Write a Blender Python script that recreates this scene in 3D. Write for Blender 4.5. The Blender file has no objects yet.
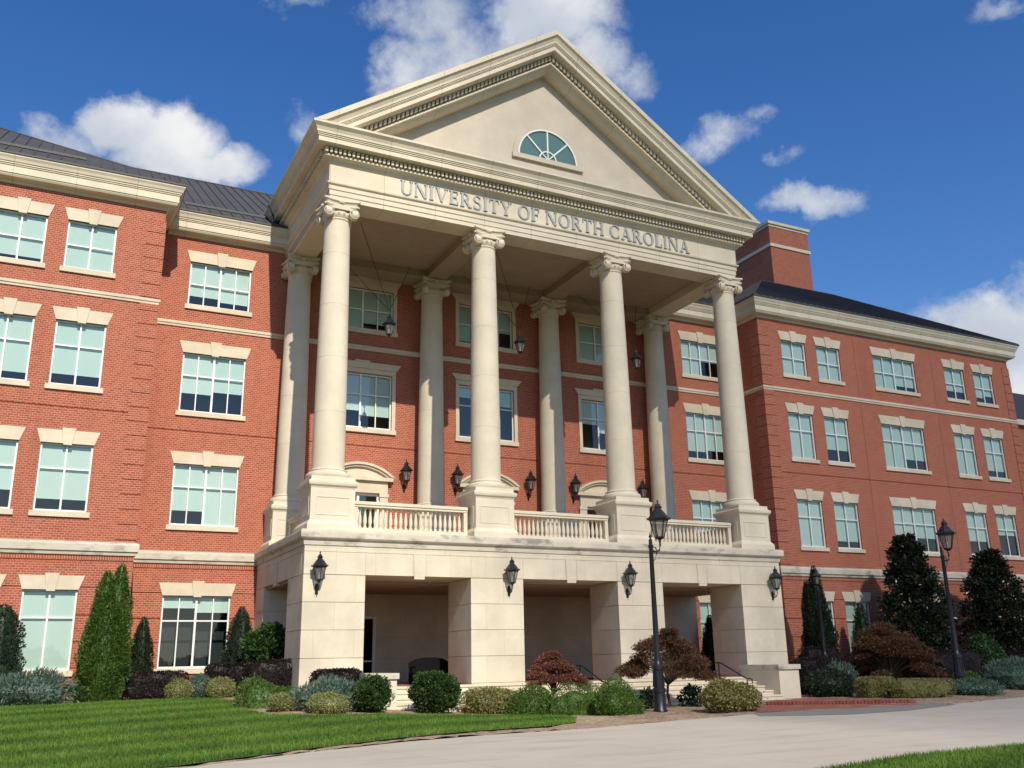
import bpy, bmesh, math, random
import numpy as np
from mathutils import Vector, Matrix

# ------------------------------------------------------------------ camera, world, sun, exposure
S = bpy.context.scene
COL = S.collection
R = math.radians

def make_camera():
    yaw, pitch, roll, f = R(26.65), R(16.41), R(-1.06), 946.23
    fw = Vector((math.sin(yaw)*math.cos(pitch), math.cos(yaw)*math.cos(pitch), math.sin(pitch)))
    rt = Vector((math.cos(yaw), -math.sin(yaw), 0)); up = rt.cross(fw)
    r2 = rt*math.cos(roll)+up*math.sin(roll); u2 = -rt*math.sin(roll)+up*math.cos(roll)
    cd = bpy.data.cameras.new('camera'); co = bpy.data.objects.new('camera', cd); COL.objects.link(co)
    m = Matrix((r2, u2, -fw)).transposed().to_4x4(); m.translation = Vector((-16.23, -29.01, 1.65))
    co.matrix_world = m
    cd.sensor_width = 36; cd.sensor_fit = 'HORIZONTAL'; cd.lens = f/1024*36
    cd.clip_start = .1; cd.clip_end = 6000
    S.camera = co
    return fw, r2, u2, f
FW, RT, UP, FPX = make_camera()

SUN_EL, SUN_AZ = R(40), R(3.6)          # the sun stands behind the camera, a little to the left of the facade's axis
SUN_STRENGTH, SKY_STRENGTH, CLOUD = 4.9, .092, .86
sd = bpy.data.lights.new('sun', 'SUN'); sd.energy = SUN_STRENGTH; sd.angle = R(.5); sd.color = (1, .92, .79)
so = bpy.data.objects.new('sun', sd); COL.objects.link(so); so.location = (-20, -60, 60)
sv = Vector((-math.sin(SUN_AZ)*math.cos(SUN_EL), -math.cos(SUN_AZ)*math.cos(SUN_EL), math.sin(SUN_EL)))
so.rotation_euler = sv.to_track_quat('Z', 'Y').to_euler()
S.view_settings.view_transform = 'Standard'; S.view_settings.look = 'None'
S.view_settings.exposure = .08; S.view_settings.gamma = 1; S.view_settings.use_curve_mapping = False
S.render.engine = 'CYCLES'
S.cycles.max_bounces = 8; S.cycles.diffuse_bounces = 4; S.cycles.transparent_max_bounces = 12
S.cycles.use_denoising = True
S.cycles.sample_clamp_indirect = 6
S.cycles.caustics_reflective = False; S.cycles.caustics_refractive = False

class NT:
    """tiny node helper"""
    def __init__(s, tree): s.t = tree
    def n(s, typ, ins=None, **props):
        nd = s.t.nodes.new(typ)
        for k, v in props.items(): setattr(nd, k, v)
        for k, v in (ins or {}).items():
            if isinstance(v, bpy.types.NodeSocket): s.t.links.new(v, nd.inputs[k])
            else: nd.inputs[k].default_value = v
        return nd
    def math(s, op, a, b=0.0, c=None, clamp=False):
        d = {0: a, 1: b}
        if c is not None: d[2] = c
        return s.n('ShaderNodeMath', d, operation=op, use_clamp=clamp).outputs[0]
    def vm(s, op, a, b=None, out=0):
        d = {0: a}
        if b is not None: d[1] = b
        return s.n('ShaderNodeVectorMath', d, operation=op).outputs[out]
    def mix(s, f, a, b):
        nd = s.n('ShaderNodeMix', data_type='RGBA')
        for i, v in ((0, f), (6, a), (7, b)):
            if isinstance(v, bpy.types.NodeSocket): s.t.links.new(v, nd.inputs[i])
            else: nd.inputs[i].default_value = v if i == 0 else (*v, 1) if len(v) == 3 else v
        return nd.outputs[2]
    def ramp(s, f, lo, hi):
        nd = s.n('ShaderNodeMapRange', {0: f, 1: lo, 2: hi, 3: 0., 4: 1.}, interpolation_type='SMOOTHSTEP')
        return nd.outputs[0]
    def noise(s, vec, scale, detail=4, rough=.55, out=0):
        return s.n('ShaderNodeTexNoise', {'Vector': vec, 'Scale': scale, 'Detail': detail, 'Roughness': rough}).outputs[out]

def pixdir(x, y):
    return (FW*FPX+RT*(x-512)+UP*(384-y)).normalized()

def make_world():
    w = bpy.data.worlds.new('World'); S.world = w; w.use_nodes = True
    t = w.node_tree; t.nodes.clear(); k = NT(t)
    sky = k.n('ShaderNodeTexSky', sky_type='NISHITA', sun_disc=False, sun_elevation=SUN_EL, sun_rotation=R(180)+SUN_AZ)
    sky.air_density = 1.0; sky.dust_density = .3; sky.ozone_density = 1.6
    gen = k.n('ShaderNodeTexCoord').outputs['Generated']
    elev = k.ramp(k.n('ShaderNodeSeparateXYZ', {0: gen}).outputs[2], .0, .30)       # the air near the horizon is paler
    sat = k.math('ADD', .45, k.math('MULTIPLY', elev, .90)); val = k.math('ADD', .85, k.math('MULTIPLY', elev, .63))
    hs = k.n('ShaderNodeHueSaturation', {'Hue': .511, 'Saturation': sat, 'Value': val, 'Color': sky.outputs[0]})
    w1 = k.noise(gen, 5.5, 6, .6, 1); w2 = k.noise(gen, 20, 5, .6, 1)
    a = k.vm('SUBTRACT', w1, (.5, .5, .5)); b = k.vm('SUBTRACT', w2, (.5, .5, .5))
    a = k.n('ShaderNodeVectorMath', {0: a, 'Scale': .075}, operation='SCALE').outputs[0]
    b = k.n('ShaderNodeVectorMath', {0: b, 'Scale': .04}, operation='SCALE').outputs[0]
    d = k.vm('ADD', k.vm('ADD', gen, a), b)
    # clouds: x, y, half width, half height (degrees follow), weight
    blobs = [(165, 150, 70, 44, 1.), (122, 126, 52, 40, 1.), (222, 170, 44, 28, .9), (60, 146, 50, 30, .6), (300, 125, 26, 30, .3),
             (478, 62, 96, 56, .58), (540, 16, 78, 48, .9), (430, 14, 62, 34, .5), (404, 74, 40, 46, .55), (590, 60, 40, 34, .6), (632, 78, 24, 30, .34),
             (692, 150, 34, 20, .42), (716, 136, 42, 19, .46), (748, 120, 30, 11, .42), (812, 209, 62, 17, .6), (783, 163, 24, 13, .36),
             (985, 326, 72, 40, .85), (1045, 340, 70, 74, 1.), (930, 318, 44, 18, .4), (1000, 8, 44, 11, .27), (295, 0, 40, 12, .22)]
    dens = None; low = None
    for x, y, rx, ry, wt in blobs:
        c = pixdir(x, y); u = (pixdir(x+5, y)-pixdir(x-5, y)).normalized(); v = c.cross(u).normalized()
        sx = (pixdir(x+rx/2, y)-pixdir(x-rx/2, y)).length; sy = (pixdir(x, y+ry/2)-pixdir(x, y-ry/2)).length
        e = k.vm('SUBTRACT', d, tuple(c))
        p = k.vm('DOT_PRODUCT', e, tuple(u/sx), 1); q = k.vm('DOT_PRODUCT', e, tuple(v/sy), 1); o = k.vm('DOT_PRODUCT', gen, tuple(c), 1)
        r2 = k.math('ADD', k.math('MULTIPLY', p, p), k.math('MULTIPLY', q, q))
        m = k.math('MULTIPLY', k.math('SUBTRACT', 1.25, r2, clamp=False), wt)
        m = k.math('MULTIPLY', m, k.math('GREATER_THAN', o, .5))
        dens = m if dens is None else k.math('MAXIMUM', dens, m)
    fine = k.noise(gen, 11, 10, .66)
    mid = k.noise(gen, 6, 5, .55)
    dd = k.math('ADD', dens, k.math('MULTIPLY', k.math('SUBTRACT', fine, .5), 1.9))
    fac = k.ramp(dd, .06, .92)
    grey = k.ramp(mid, .38, .66)
    ccol = k.mix(grey, (.60, .66, .76), (1.0, 1.0, 1.0))
    bs = k.n('ShaderNodeBackground', {'Color': hs.outputs[0], 'Strength': SKY_STRENGTH})
    bc = k.n('ShaderNodeBackground', {'Color': ccol, 'Strength': CLOUD})
    mx = k.n('ShaderNodeMixShader', {0: fac, 1: bs.outputs[0], 2: bc.outputs[0]})
    out = k.n('ShaderNodeOutputWorld'); t.links.new(mx.outputs[0], out.inputs[0])
make_world()

# ------------------------------------------------------------------ materials
MATS = {}
def mat(name, build):
    m = bpy.data.materials.new(name); m.use_nodes = True
    t = m.node_tree; t.nodes.clear(); k = NT(t)
    out = k.n('ShaderNodeOutputMaterial'); sh = build(k)
    t.links.new(sh, out.inputs[0]); MATS[name] = m
    return m
def pbsdf(k, col, rough=.7, metal=0., normal=None, spec=.4, **kw):
    ins = {'Roughness': rough, 'Metallic': metal, 'Specular IOR Level': spec}
    ins['Base Color'] = col if isinstance(col, bpy.types.NodeSocket) else (*col, 1)
    if normal is not None: ins['Normal'] = normal
    ins.update(kw)
    return k.n('ShaderNodeBsdfPrincipled', ins).outputs[0]
def bump(k, h, strength=.3, dist=.01):
    return k.n('ShaderNodeBump', {'Height': h, 'Strength': strength, 'Distance': dist}).outputs[0]
def wpos(k): return k.n('ShaderNodeNewGeometry').outputs['Position']

def m_brick(k):
    P = wpos(k); s = k.n('ShaderNodeSeparateXYZ', {0: P})
    u = k.math('ADD', s.outputs[0], s.outputs[1])
    uv = k.n('ShaderNodeCombineXYZ', {0: u, 1: s.outputs[2], 2: 0.}).outputs[0]
    br = k.n('ShaderNodeTexBrick', {'Vector': uv, 'Color1': (.41, .104, .056, 1), 'Color2': (.28, .061, .036, 1), 'Mortar': (.52, .29, .20, 1),
             'Scale': 1., 'Mortar Size': .0105, 'Mortar Smooth': .5, 'Bias': -.1, 'Brick Width': .155, 'Row Height': .0735}, offset=.5)
    uv2 = k.n('ShaderNodeCombineXYZ', {0: s.outputs[2], 1: u, 2: 0.}).outputs[0]
    sol = k.n('ShaderNodeTexBrick', {'Vector': uv2, 'Color1': (.42, .108, .052, 1), 'Color2': (.30, .068, .036, 1), 'Mortar': (.56, .32, .21, 1), 'Scale': 1., 'Mortar Size': .010, 'Brick Width': 9., 'Row Height': .074})
    msk = k.math('MULTIPLY', k.math('GREATER_THAN', s.outputs[2], 4.90), k.math('LESS_THAN', s.outputs[2], 5.14))
    brc = k.mix(msk, br.outputs[0], sol.outputs[0])
    big = k.noise(P, .55, 5, .6); fine = k.noise(uv, 9, 3, .6)
    c = k.mix(k.math('MULTIPLY', k.ramp(big, .35, .7), .3), brc, (.40, .125, .065))
    stv = k.noise(k.vm('MULTIPLY', P, (1.7, 1.7, .16)), 1., 5, .62)
    c = k.mix(k.math('MULTIPLY', k.ramp(stv, .5, .8), .32), c, (.22, .060, .036))
    c = k.n('ShaderNodeHueSaturation', {'Value': k.math('ADD', .78, k.math('MULTIPLY', fine, .44)), 'Color': c}).outputs[0]
    n = bump(k, k.math('ADD', k.math('MULTIPLY', br.outputs[1], -1.), k.math('MULTIPLY', fine, .3)), .6, .008)
    return pbsdf(k, c, .82, normal=n, spec=.25)
mat('red_brick', m_brick)

def m_stone(base, stain=0., joints=False, var=.13, xjoint=0.):
    def f(k):
        P = wpos(k)
        n1 = k.noise(P, .9, 5, .6); n2 = k.noise(P, 14, 4, .6)
        st = k.noise(k.vm('MULTIPLY', P, (2.4, 2.4, .28)), 1., 4, .6)
        c = k.mix(k.ramp(n1, .3, .72), tuple(x*(1-var) for x in base), tuple(min(1, x*(1+var*.5)) for x in base))
        c = k.mix(k.math('MULTIPLY', k.ramp(st, .5, .8), .10), c, (base[0]*.72, base[1]*.70, base[2]*.66))
        if joints:
            s = k.n('ShaderNodeSeparateXYZ', {0: P}); u = k.math('ADD', s.outputs[0], s.outputs[1])
            uv = k.n('ShaderNodeCombineXYZ', {0: k.math('ADD', u, .31), 1: k.math('SUBTRACT', s.outputs[2], .27), 2: 0.}).outputs[0]
            br = k.n('ShaderNodeTexBrick', {'Vector': uv, 'Color1': (1, 1, 1, 1), 'Color2': (.93, .925, .91, 1), 'Mortar': (.70, .67, .62, 1), 'Scale': 1.,
                     'Mortar Size': .005, 'Mortar Smooth': .3, 'Brick Width': 1.24, 'Row Height': .80}, offset=.5)
            c = k.n('ShaderNodeMix', {0: 1., 6: c, 7: br.outputs[0]}, data_type='RGBA', blend_type='MULTIPLY').outputs[2]
        if xjoint:
            g = k.math('ABSOLUTE', k.math('SUBTRACT', k.math('FRACT', k.math('DIVIDE', k.n('ShaderNodeSeparateXYZ', {0: P}).outputs[0], xjoint)), .5))
            c = k.mix(k.math('MULTIPLY', k.math('LESS_THAN', g, .006), .55), c, (.30, .26, .20))
        if stain:
            sp = k.ramp(k.noise(k.vm('MULTIPLY', P, (1., 1., 2.2)), 1.1, 6, .68), .5, .68)
            c = k.mix(k.math('MULTIPLY', sp, stain), c, (.19, .18, .155))
        nb = bump(k, k.math('ADD', n2, k.math('MULTIPLY', n1, .5)), .25, .006)
        return pbsdf(k, c, .8, normal=nb, spec=.25)
    return f
CREAM = (.675, .60, .455)
mat('limestone', m_stone(CREAM, var=.1))
mat('cornice_stone', m_stone(CREAM, var=.1, xjoint=1.93))
mat('jointed_limestone', m_stone(CREAM, joints=True))
mat('stained_limestone', m_stone((.60, .545, .435), stain=.75))
mat('stucco', m_stone((.585, .515, .41), var=.1))
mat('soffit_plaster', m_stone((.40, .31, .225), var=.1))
mat('deck_stone', m_stone((.40, .345, .265), var=.15))
mat('trim_stone', m_stone((.655, .565, .42), var=.13))

def m_roof(k):
    P = wpos(k); n = k.noise(P, .8, 5, .6)
    c = k.mix(n, (.052, .049, .048), (.088, .083, .079))
    return pbsdf(k, c, k.math('ADD', .48, k.math('MULTIPLY', n, .18)), metal=.0, spec=.35)
mat('roof_metal', m_roof)
mat('shingle', lambda k: pbsdf(k, k.mix(k.noise(wpos(k), 3, 5), (.035, .035, .04), (.07, .07, .075)), .8))
mat('white_frame', lambda k: pbsdf(k, k.mix(k.noise(wpos(k), 2, 3), (.72, .74, .70), (.82, .83, .80)), .45))
mat('iron', lambda k: pbsdf(k, k.mix(k.noise(wpos(k), 6, 4), (.010, .011, .014), (.030, .031, .036)), .38, metal=.3, spec=.5))
mat('lantern_glass', lambda k: pbsdf(k, (.26, .25, .225), .2, Alpha=.5))
mat('letter_metal', lambda k: pbsdf(k, (.36, .375, .375), .5, metal=.0))
mat('cable', lambda k: pbsdf(k, (.03, .03, .03), .5))

def m_glass(k):
    fr = k.n('ShaderNodeFresnel', {'IOR': 1.52}).outputs[0]
    tr = k.n('ShaderNodeBsdfTransparent', {'Color': (.90, 1., .965, 1)}).outputs[0]
    gl = k.n('ShaderNodeBsdfGlossy', {'Color': (.9, .97, .95, 1), 'Roughness': .015}).outputs[0]
    return k.n('ShaderNodeMixShader', {0: k.math('MULTIPLY', k.math('ADD', fr, .03), 1.1), 1: tr, 2: gl}).outputs[0]
mat('window_glass', m_glass)
def m_blind(k):
    P = wpos(k); oi = k.n('ShaderNodeObjectInfo').outputs['Random']
    c = k.mix(oi, (.78, .89, .85), (.88, .94, .90))
    f = k.noise(k.vm('MULTIPLY', P, (.6, .6, 9.)), 1., 2)
    c = k.mix(k.math('MULTIPLY', f, .25), c, (.74, .86, .82))
    return pbsdf(k, c, .75)
mat('roller_blind', m_blind)
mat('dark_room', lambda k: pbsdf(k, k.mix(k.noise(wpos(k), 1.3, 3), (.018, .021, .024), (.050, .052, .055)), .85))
mat('fan_backing', lambda k: pbsdf(k, (.20, .31, .29), .7))
mat('bench_paint', lambda k: pbsdf(k, (.006, .006, .006), .7, spec=.1))

def m_leaf(c1, c2, c3=None, rough=.5, trans=.25):
    def f(k):
        rnd = k.n('ShaderNodeNewGeometry').outputs['Random Per Island']
        n = k.noise(wpos(k), 2.2, 3)
        c = k.mix(k.ramp(k.math('ADD', k.math('MULTIPLY', rnd, .65), k.math('MULTIPLY', n, .45)), .2, .85), c1, c2)
        if c3: c = k.mix(k.math('GREATER_THAN', rnd, .82), c, c3)
        b = pbsdf(k, c, rough, spec=.35)
        tl = k.n('ShaderNodeBsdfTranslucent', {'Color': c}).outputs[0]
        return k.n('ShaderNodeMixShader', {0: trans, 1: b, 2: tl}).outputs[0]
    return f
mat('arborvitae_leaf', m_leaf((.038, .085, .013), (.10, .18, .028)))
mat('yew_leaf', m_leaf((.016, .034, .017), (.045, .075, .034)))
mat('dark_conifer_leaf', m_leaf((.014, .028, .014), (.035, .060, .026)))
mat('magnolia_leaf', m_leaf((.010, .019, .010), (.030, .045, .020), (.075, .052, .026), .3, .1))
mat('broad_leaf', m_leaf((.022, .060, .014), (.060, .125, .030)))
mat('shrub_leaf', m_leaf((.022, .055, .014), (.060, .115, .028)))
mat('spread_leaf', m_leaf((.045, .095, .013), (.105, .185, .030)))
mat('juniper_leaf', m_leaf((.060, .105, .070), (.145, .215, .155)))
mat('olive_leaf', m_leaf((.150, .165, .045), (.32, .30, .10), (.20, .11, .05)))
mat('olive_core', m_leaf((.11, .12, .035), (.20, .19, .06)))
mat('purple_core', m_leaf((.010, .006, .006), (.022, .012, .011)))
mat('globe_leaf', m_leaf((.16, .18, .06), (.31, .31, .12)))
mat('purple_leaf', m_leaf((.012, .007, .007), (.036, .019, .017), (.024, .024, .012)))
mat('maple_leaf', m_leaf((.13, .036, .028), (.30, .095, .060), (.16, .11, .05)))
mat('bronze_maple_leaf', m_leaf((.070, .028, .013), (.165, .062, .028), (.085, .080, .026)))
mat('bark', lambda k: pbsdf(k, k.mix(k.noise(wpos(k), 12, 4), (.05, .035, .025), (.12, .09, .065)), .9))

def m_grass(k):
    P = wpos(k); rnd = k.n('ShaderNodeNewGeometry').outputs['Random Per Island']
    s = k.n('ShaderNodeSeparateXYZ', {0: P})
    w = k.math('SINE', k.math('MULTIPLY', k.math('ADD', k.math('MULTIPLY', s.outputs[1], 1.0), k.math('MULTIPLY', s.outputs[0], -.36)), 3.6))
    w = k.math('ADD', k.math('MULTIPLY', w, .24), k.math('MULTIPLY', k.math('SUBTRACT', k.noise(P, .7, 5), .5), .9))
    f = k.math('ADD', k.math('ADD', k.math('MULTIPLY', rnd, .34), .33), w, clamp=True)
    c = k.mix(f, (.046, .105, .013), (.170, .295, .042))
    c = k.mix(k.math('MULTIPLY', k.ramp(k.noise(P, 1.3, 4), .62, .75), .5), c, (.22, .20, .05))
    b = pbsdf(k, c, .6, spec=.25)
    tl = k.n('ShaderNodeBsdfTranslucent', {'Color': c}).outputs[0]
    return k.n('ShaderNodeMixShader', {0: .3, 1: b, 2: tl}).outputs[0]
mat('grass_blade', m_grass)
mat('turf', lambda k: pbsdf(k, k.mix(k.noise(wpos(k), 1.5, 6), (.030, .060, .012), (.075, .12, .026)), .9))
mat('far_ground', lambda k: pbsdf(k, k.mix(k.noise(wpos(k), .08, 6), (.05, .085, .025), (.11, .14, .05)), .95))
def m_mulch(k):
    P = wpos(k); n = k.noise(P, 1.1, 5); f = k.noise(k.vm('MULTIPLY', P, (9., 26., 9.)), 1., 5, .7); g = k.noise(P, 6.5, 6, .7)
    c = k.mix(k.ramp(n, .3, .7), (.17, .11, .07), (.36, .26, .17))
    c = k.mix(k.ramp(f, .42, .62), c, (.50, .37, .24))
    c = k.mix(k.math('MULTIPLY', k.ramp(g, .52, .7), .8), c, (.085, .055, .038))
    return pbsdf(k, c, .95, normal=bump(k, k.math('ADD', f, g), .9, .04))
mat('mulch', m_mulch)
def m_conc(k):
    P = wpos(k); n = k.noise(P, .45, 6, .65); f = k.noise(P, 55, 3, .7); st = k.noise(k.vm('MULTIPLY', P, (.35, 1.6, 1.)), 1.2, 5, .65)
    c = k.mix(n, (.40, .355, .285), (.56, .50, .405))
    c = k.mix(k.math('MULTIPLY', k.ramp(st, .48, .72), .5), c, (.33, .285, .215))
    c = k.mix(k.math('MULTIPLY', f, .25), c, (.38, .34, .275))
    # saw-cut joints of the slabs
    s = k.n('ShaderNodeSeparateXYZ', {0: P})
    u = k.math('ADD', k.math('MULTIPLY', s.outputs[0], .98), k.math('MULTIPLY', s.outputs[1], .2))
    g = k.math('ABSOLUTE', k.math('SUBTRACT', k.math('FRACT', k.math('DIVIDE', u, 3.6)), .5))
    c = k.mix(k.math('MULTIPLY', k.math('LESS_THAN', g, .003), .5), c, (.2, .18, .15))
    return pbsdf(k, c, .85, normal=bump(k, f, .3, .004))
mat('concrete', m_conc)
def m_paver(k):
    P = wpos(k)
    br = k.n('ShaderNodeTexBrick', {'Vector': P, 'Color1': (.33, .095, .060, 1), 'Color2': (.24, .07, .048, 1), 'Mortar': (.24, .14, .10, 1), 'Scale': 1., 'Mortar Size': .006,
             'Brick Width': .2, 'Row Height': .1})
    c = k.n('ShaderNodeHueSaturation', {'Value': k.math('ADD', .75, k.math('MULTIPLY', k.noise(P, 1.5, 5), .5)), 'Color': br.outputs[0]}).outputs[0]
    return pbsdf(k, c, .85)
mat('brick_paving', m_paver)
mat('edging_brick', lambda k: pbsdf(k, k.mix(k.n('ShaderNodeNewGeometry').outputs['Random Per Island'], (.25, .070, .045), (.17, .050, .036)), .85))
mat('mottled_grey', lambda k: pbsdf(k, k.mix(k.noise(wpos(k), 20, 5), (.17, .16, .142), (.26, .245, .215)), .9))

# ------------------------------------------------------------------ mesh helpers
class MB:
    def __init__(s): s.v = []; s.f = []
    def add(s, vs, fs):
        o = len(s.v); s.v.extend(tuple(v) for v in vs); s.f.extend(tuple(i+o for i in f) for f in fs); return s
    def quad(s, a, b, c, d): return s.add((a, b, c, d), ((0, 1, 2, 3),))
    def box(s, x0, x1, y0, y1, z0, z1):
        v = [(x, y, z) for z in (z0, z1) for y in (y0, y1) for x in (x0, x1)]
        return s.add(v, ((0, 2, 3, 1), (4, 5, 7, 6), (0, 1, 5, 4), (2, 6, 7, 3), (0, 4, 6, 2), (1, 3, 7, 5)))
    def prism(s, poly, y0, y1, axis='y'):
        """poly in (x,z) extruded along y (or (x,y) along z, (y,z) along x)"""
        def P(a, b, c): return {'y': (a, c, b), 'z': (a, b, c), 'x': (c, a, b)}[axis]
        n = len(poly); v = [P(a, b, y0) for a, b in poly]+[P(a, b, y1) for a, b in poly]
        f = [tuple(range(n)), tuple(range(2*n-1, n-1, -1))]+[(i, i+n, (i+1) % n+n, (i+1) % n) for i in range(n)]
        return s.add(v, f)
    def lathe(s, prof, n=24, c=(0, 0), z0=0., cap=True, sq=False):
        o = len(s.v); fs = []
        for r, z in prof:
            for i in range(n):
                a = 2*math.pi*(i+.5)/n; s.v.append((c[0]+r*math.cos(a), c[1]+r*math.sin(a), z0+z))
        for j in range(len(prof)-1):
            for i in range(n):
                fs.append((o+j*n+i, o+j*n+(i+1) % n, o+(j+1)*n+(i+1) % n, o+(j+1)*n+i))
        if cap:
            fs.append(tuple(o+i for i in range(n))[::-1]); m = o+(len(prof)-1)*n; fs.append(tuple(m+i for i in range(n)))
        s.f.extend(fs); return s
    def sqlathe(s, prof, c=(0, 0), z0=0.):
        """square plan profile: (half width, z)"""
        o = len(s.v)
        for h, z in prof:
            for sx, sy in ((-1, -1), (1, -1), (1, 1), (-1, 1)): s.v.append((c[0]+sx*h, c[1]+sy*h, z0+z))
        m = len(prof)
        for j in range(m-1):
            for i in range(4): s.f.append((o+j*4+i, o+j*4+(i+1) % 4, o+(j+1)*4+(i+1) % 4, o+(j+1)*4+i))
        s.f.append((o+3, o+2, o+1, o)); s.f.append(tuple(o+(m-1)*4+i for i in range(4))); return s
    def tube(s, pts, r, n=8):
        pts = [Vector(p) for p in pts]; rs = r if isinstance(r, (list, tuple)) else [r]*len(pts); o = len(s.v)
        for i, p in enumerate(pts):
            t = (pts[min(i+1, len(pts)-1)]-pts[max(i-1, 0)]).normalized()
            a = t.cross(Vector((0, 0, 1)) if abs(t.z) < .9 else Vector((1, 0, 0))).normalized(); b = t.cross(a)
            for j in range(n):
                w = 2*math.pi*j/n; s.v.append(tuple(p+rs[i]*(a*math.cos(w)+b*math.sin(w))))
        for i in range(len(pts)-1):
            for j in range(n): s.f.append((o+i*n+j, o+i*n+(j+1) % n, o+(i+1)*n+(j+1) % n, o+(i+1)*n+j))
        s.f.append(tuple(o+j for j in range(n))[::-1]); s.f.append(tuple(o+(len(pts)-1)*n+j for j in range(n))); return s
    def sweep(s, rings, close=False):
        """rings: list of point lists of the same length, joined one to the next"""
        o = len(s.v); n = len(rings[0])
        for r in rings: s.v.extend(tuple(p) for p in r)
        for i in range(len(rings)-1):
            for j in range(n-1 if not close else n):
                s.f.append((o+i*n+j, o+(i+1)*n+j, o+(i+1)*n+(j+1) % n, o+i*n+(j+1) % n))
        return s
    def build(s, name, m, parent=None, smooth=False, loc=None, fix=True):
        me = bpy.data.meshes.new(name); me.from_pydata(s.v, [], s.f)
        if fix:
            bm = bmesh.new(); bm.from_mesh(me); bmesh.ops.recalc_face_normals(bm, faces=bm.faces); bm.to_mesh(me); bm.free()
        if smooth:
            me.polygons.foreach_set('use_smooth', [True]*len(me.polygons))
        me.materials.append(MATS[m]); o = bpy.data.objects.new(name, me); COL.objects.link(o)
        if smooth and smooth != 'all':
            md = o.modifiers.new('edges', 'EDGE_SPLIT'); md.split_angle = R(38)
        if parent: o.parent = parent
        if loc: o.location = loc
        return o

def thing(name, label, cat, loc=(0, 0, 0), rz=0., group=None):
    o = bpy.data.objects.new(name, None); COL.objects.link(o); o.location = loc; o.rotation_euler = (0, 0, rz); o.empty_display_size = .3
    o['label'] = label; o['category'] = cat
    if group: o['group'] = group
    return o
def tag(o, label, cat, group=None):
    o['label'] = label; o['category'] = cat
    if group: o['group'] = group
    return o
def struct(o, kind='structure'): o['kind'] = kind; return o
def dup(root, loc, label=None, rz=None, scale=None, group=None):
    r = root.copy(); COL.objects.link(r); r.location = loc
    if rz is not None: r.rotation_euler = (0, 0, rz)
    if scale: r.scale = (scale,)*3
    if label: r['label'] = label
    if group: r['group'] = group
    copy_children(root, r)
    return r
def copy_children(src, dst):
    for ch in list(src.children):
        c = ch.copy(); COL.objects.link(c); c.parent = dst; copy_children(ch, c)
def part_dup(src, parent, loc):
    c = src.copy(); COL.objects.link(c); c.parent = parent; c.location = loc; copy_children(src, c); return c

def ss(t): t = np.clip(t, 0, 1); return t*t*(3-2*t)
def base_z(x, y): return .012*(np.clip(y, -29, 6)+29)
def terr(x, y):
    return base_z(x, y)+.40*ss((-x-4)/6)*ss((y+13)/14)+.12*ss((x-9)/4)*ss((y+6)/4)

# ------------------------------------------------------------------ ground
def ground_sheet():
    xs = np.unique(np.concatenate([np.linspace(-40, 50, 91), [-4000, -1200, -400, -150, -80, -55, 65, 90, 150, 400, 1200, 4000]]))
    ys = np.unique(np.concatenate([np.linspace(-45, 20, 66), [-4000, -1200, -400, -150, -80, -55, 30, 45, 80, 150, 400, 1200, 4000]]))
    X, Y = np.meshgrid(xs, ys); Z = terr(np.clip(X, -40, 50), Y)-.06
    n = len(xs); v = np.stack([X, Y, Z], -1).reshape(-1, 3)
    f = [(j*n+i, j*n+i+1, (j+1)*n+i+1, (j+1)*n+i) for j in range(len(ys)-1) for i in range(n-1)]
    b = MB(); b.add(v.tolist(), f); return struct(b.build('ground', 'far_ground', smooth='all'))
ground_sheet()

def sheet(name, poly, m, dz, step=.6, fn=terr, rough=0.):
    bm = bmesh.new(); bm.faces.new([bm.verts.new((x, y, 0)) for x, y in poly])
    x0, x1 = min(p[0] for p in poly), max(p[0] for p in poly); y0, y1 = min(p[1] for p in poly), max(p[1] for p in poly)
    for ax, a, b in ((0, x0, x1), (1, y0, y1)):
        q = a+step
        while q < b:
            co = [0, 0, 0]; no = [0, 0, 0]; co[ax] = q; no[ax] = 1
            bmesh.ops.bisect_plane(bm, geom=bm.verts[:]+bm.edges[:]+bm.faces[:], plane_co=co, plane_no=no); q += step
    rng = random.Random(3)
    for v in bm.verts: v.co.z = float(fn(v.co.x, v.co.y))+dz+rough*rng.uniform(-1, 1)
    for f in bm.faces:
        if f.normal.z < 0: f.normal_flip()
    me = bpy.data.meshes.new(name); bm.to_mesh(me); bm.free(); me.materials.append(MATS[m])
    me.polygons.foreach_set('use_smooth', [True]*len(me.polygons))
    o = bpy.data.objects.new(name, me); COL.objects.link(o); return struct(o)

BED_EDGE = [(-40, -22.6), (-25, -17.4), (-13.9, -12.85), (-11.7, -11.6), (-9.46, -10.6), (-7.37, -10.1), (-4.59, -9.86), (-2.5, -9.2), (-.3, -8.64), (2.0, -8.1), (4.5, -8.5), (7.3, -8.57), (10, -7.9), (13.6, -6.97), (20, -5.2), (34, -1.6)]
NEAR_EDGE = [(36, -10.5), (20, -13.4), (6, -16.2), (-.87, -17.42), (-3.84, -17.6), (-5.8, -18.1), (-9, -19.1), (-20, -23.4), (-40, -32)]
sheet('mulch_bed', BED_EDGE+[(34, 3.6), (13.6, 3.6), (13.6, 5.6), (-13.6, 5.6), (-13.6, 3.7), (-40, 3.7)], 'mulch', -.005, .3, terr, .022)
sheet('pavement', BED_EDGE[::-1]+NEAR_EDGE[::-1], 'concrete', .0, 1.5, base_z)
BRICK = [(1.1, -7.55), (3.9, -3.2), (9.4, -3.2), (9.6, -6.1), (7.6, -7.6), (3.0, -8.0)]
sheet('brick_walk', [(1.5, -7.9), (4.2, -2.95), (8.3, -2.95), (9.6, -6.0), (7.5, -8.0), (3.5, -8.15)], 'brick_paving', .008, .8)
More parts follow.
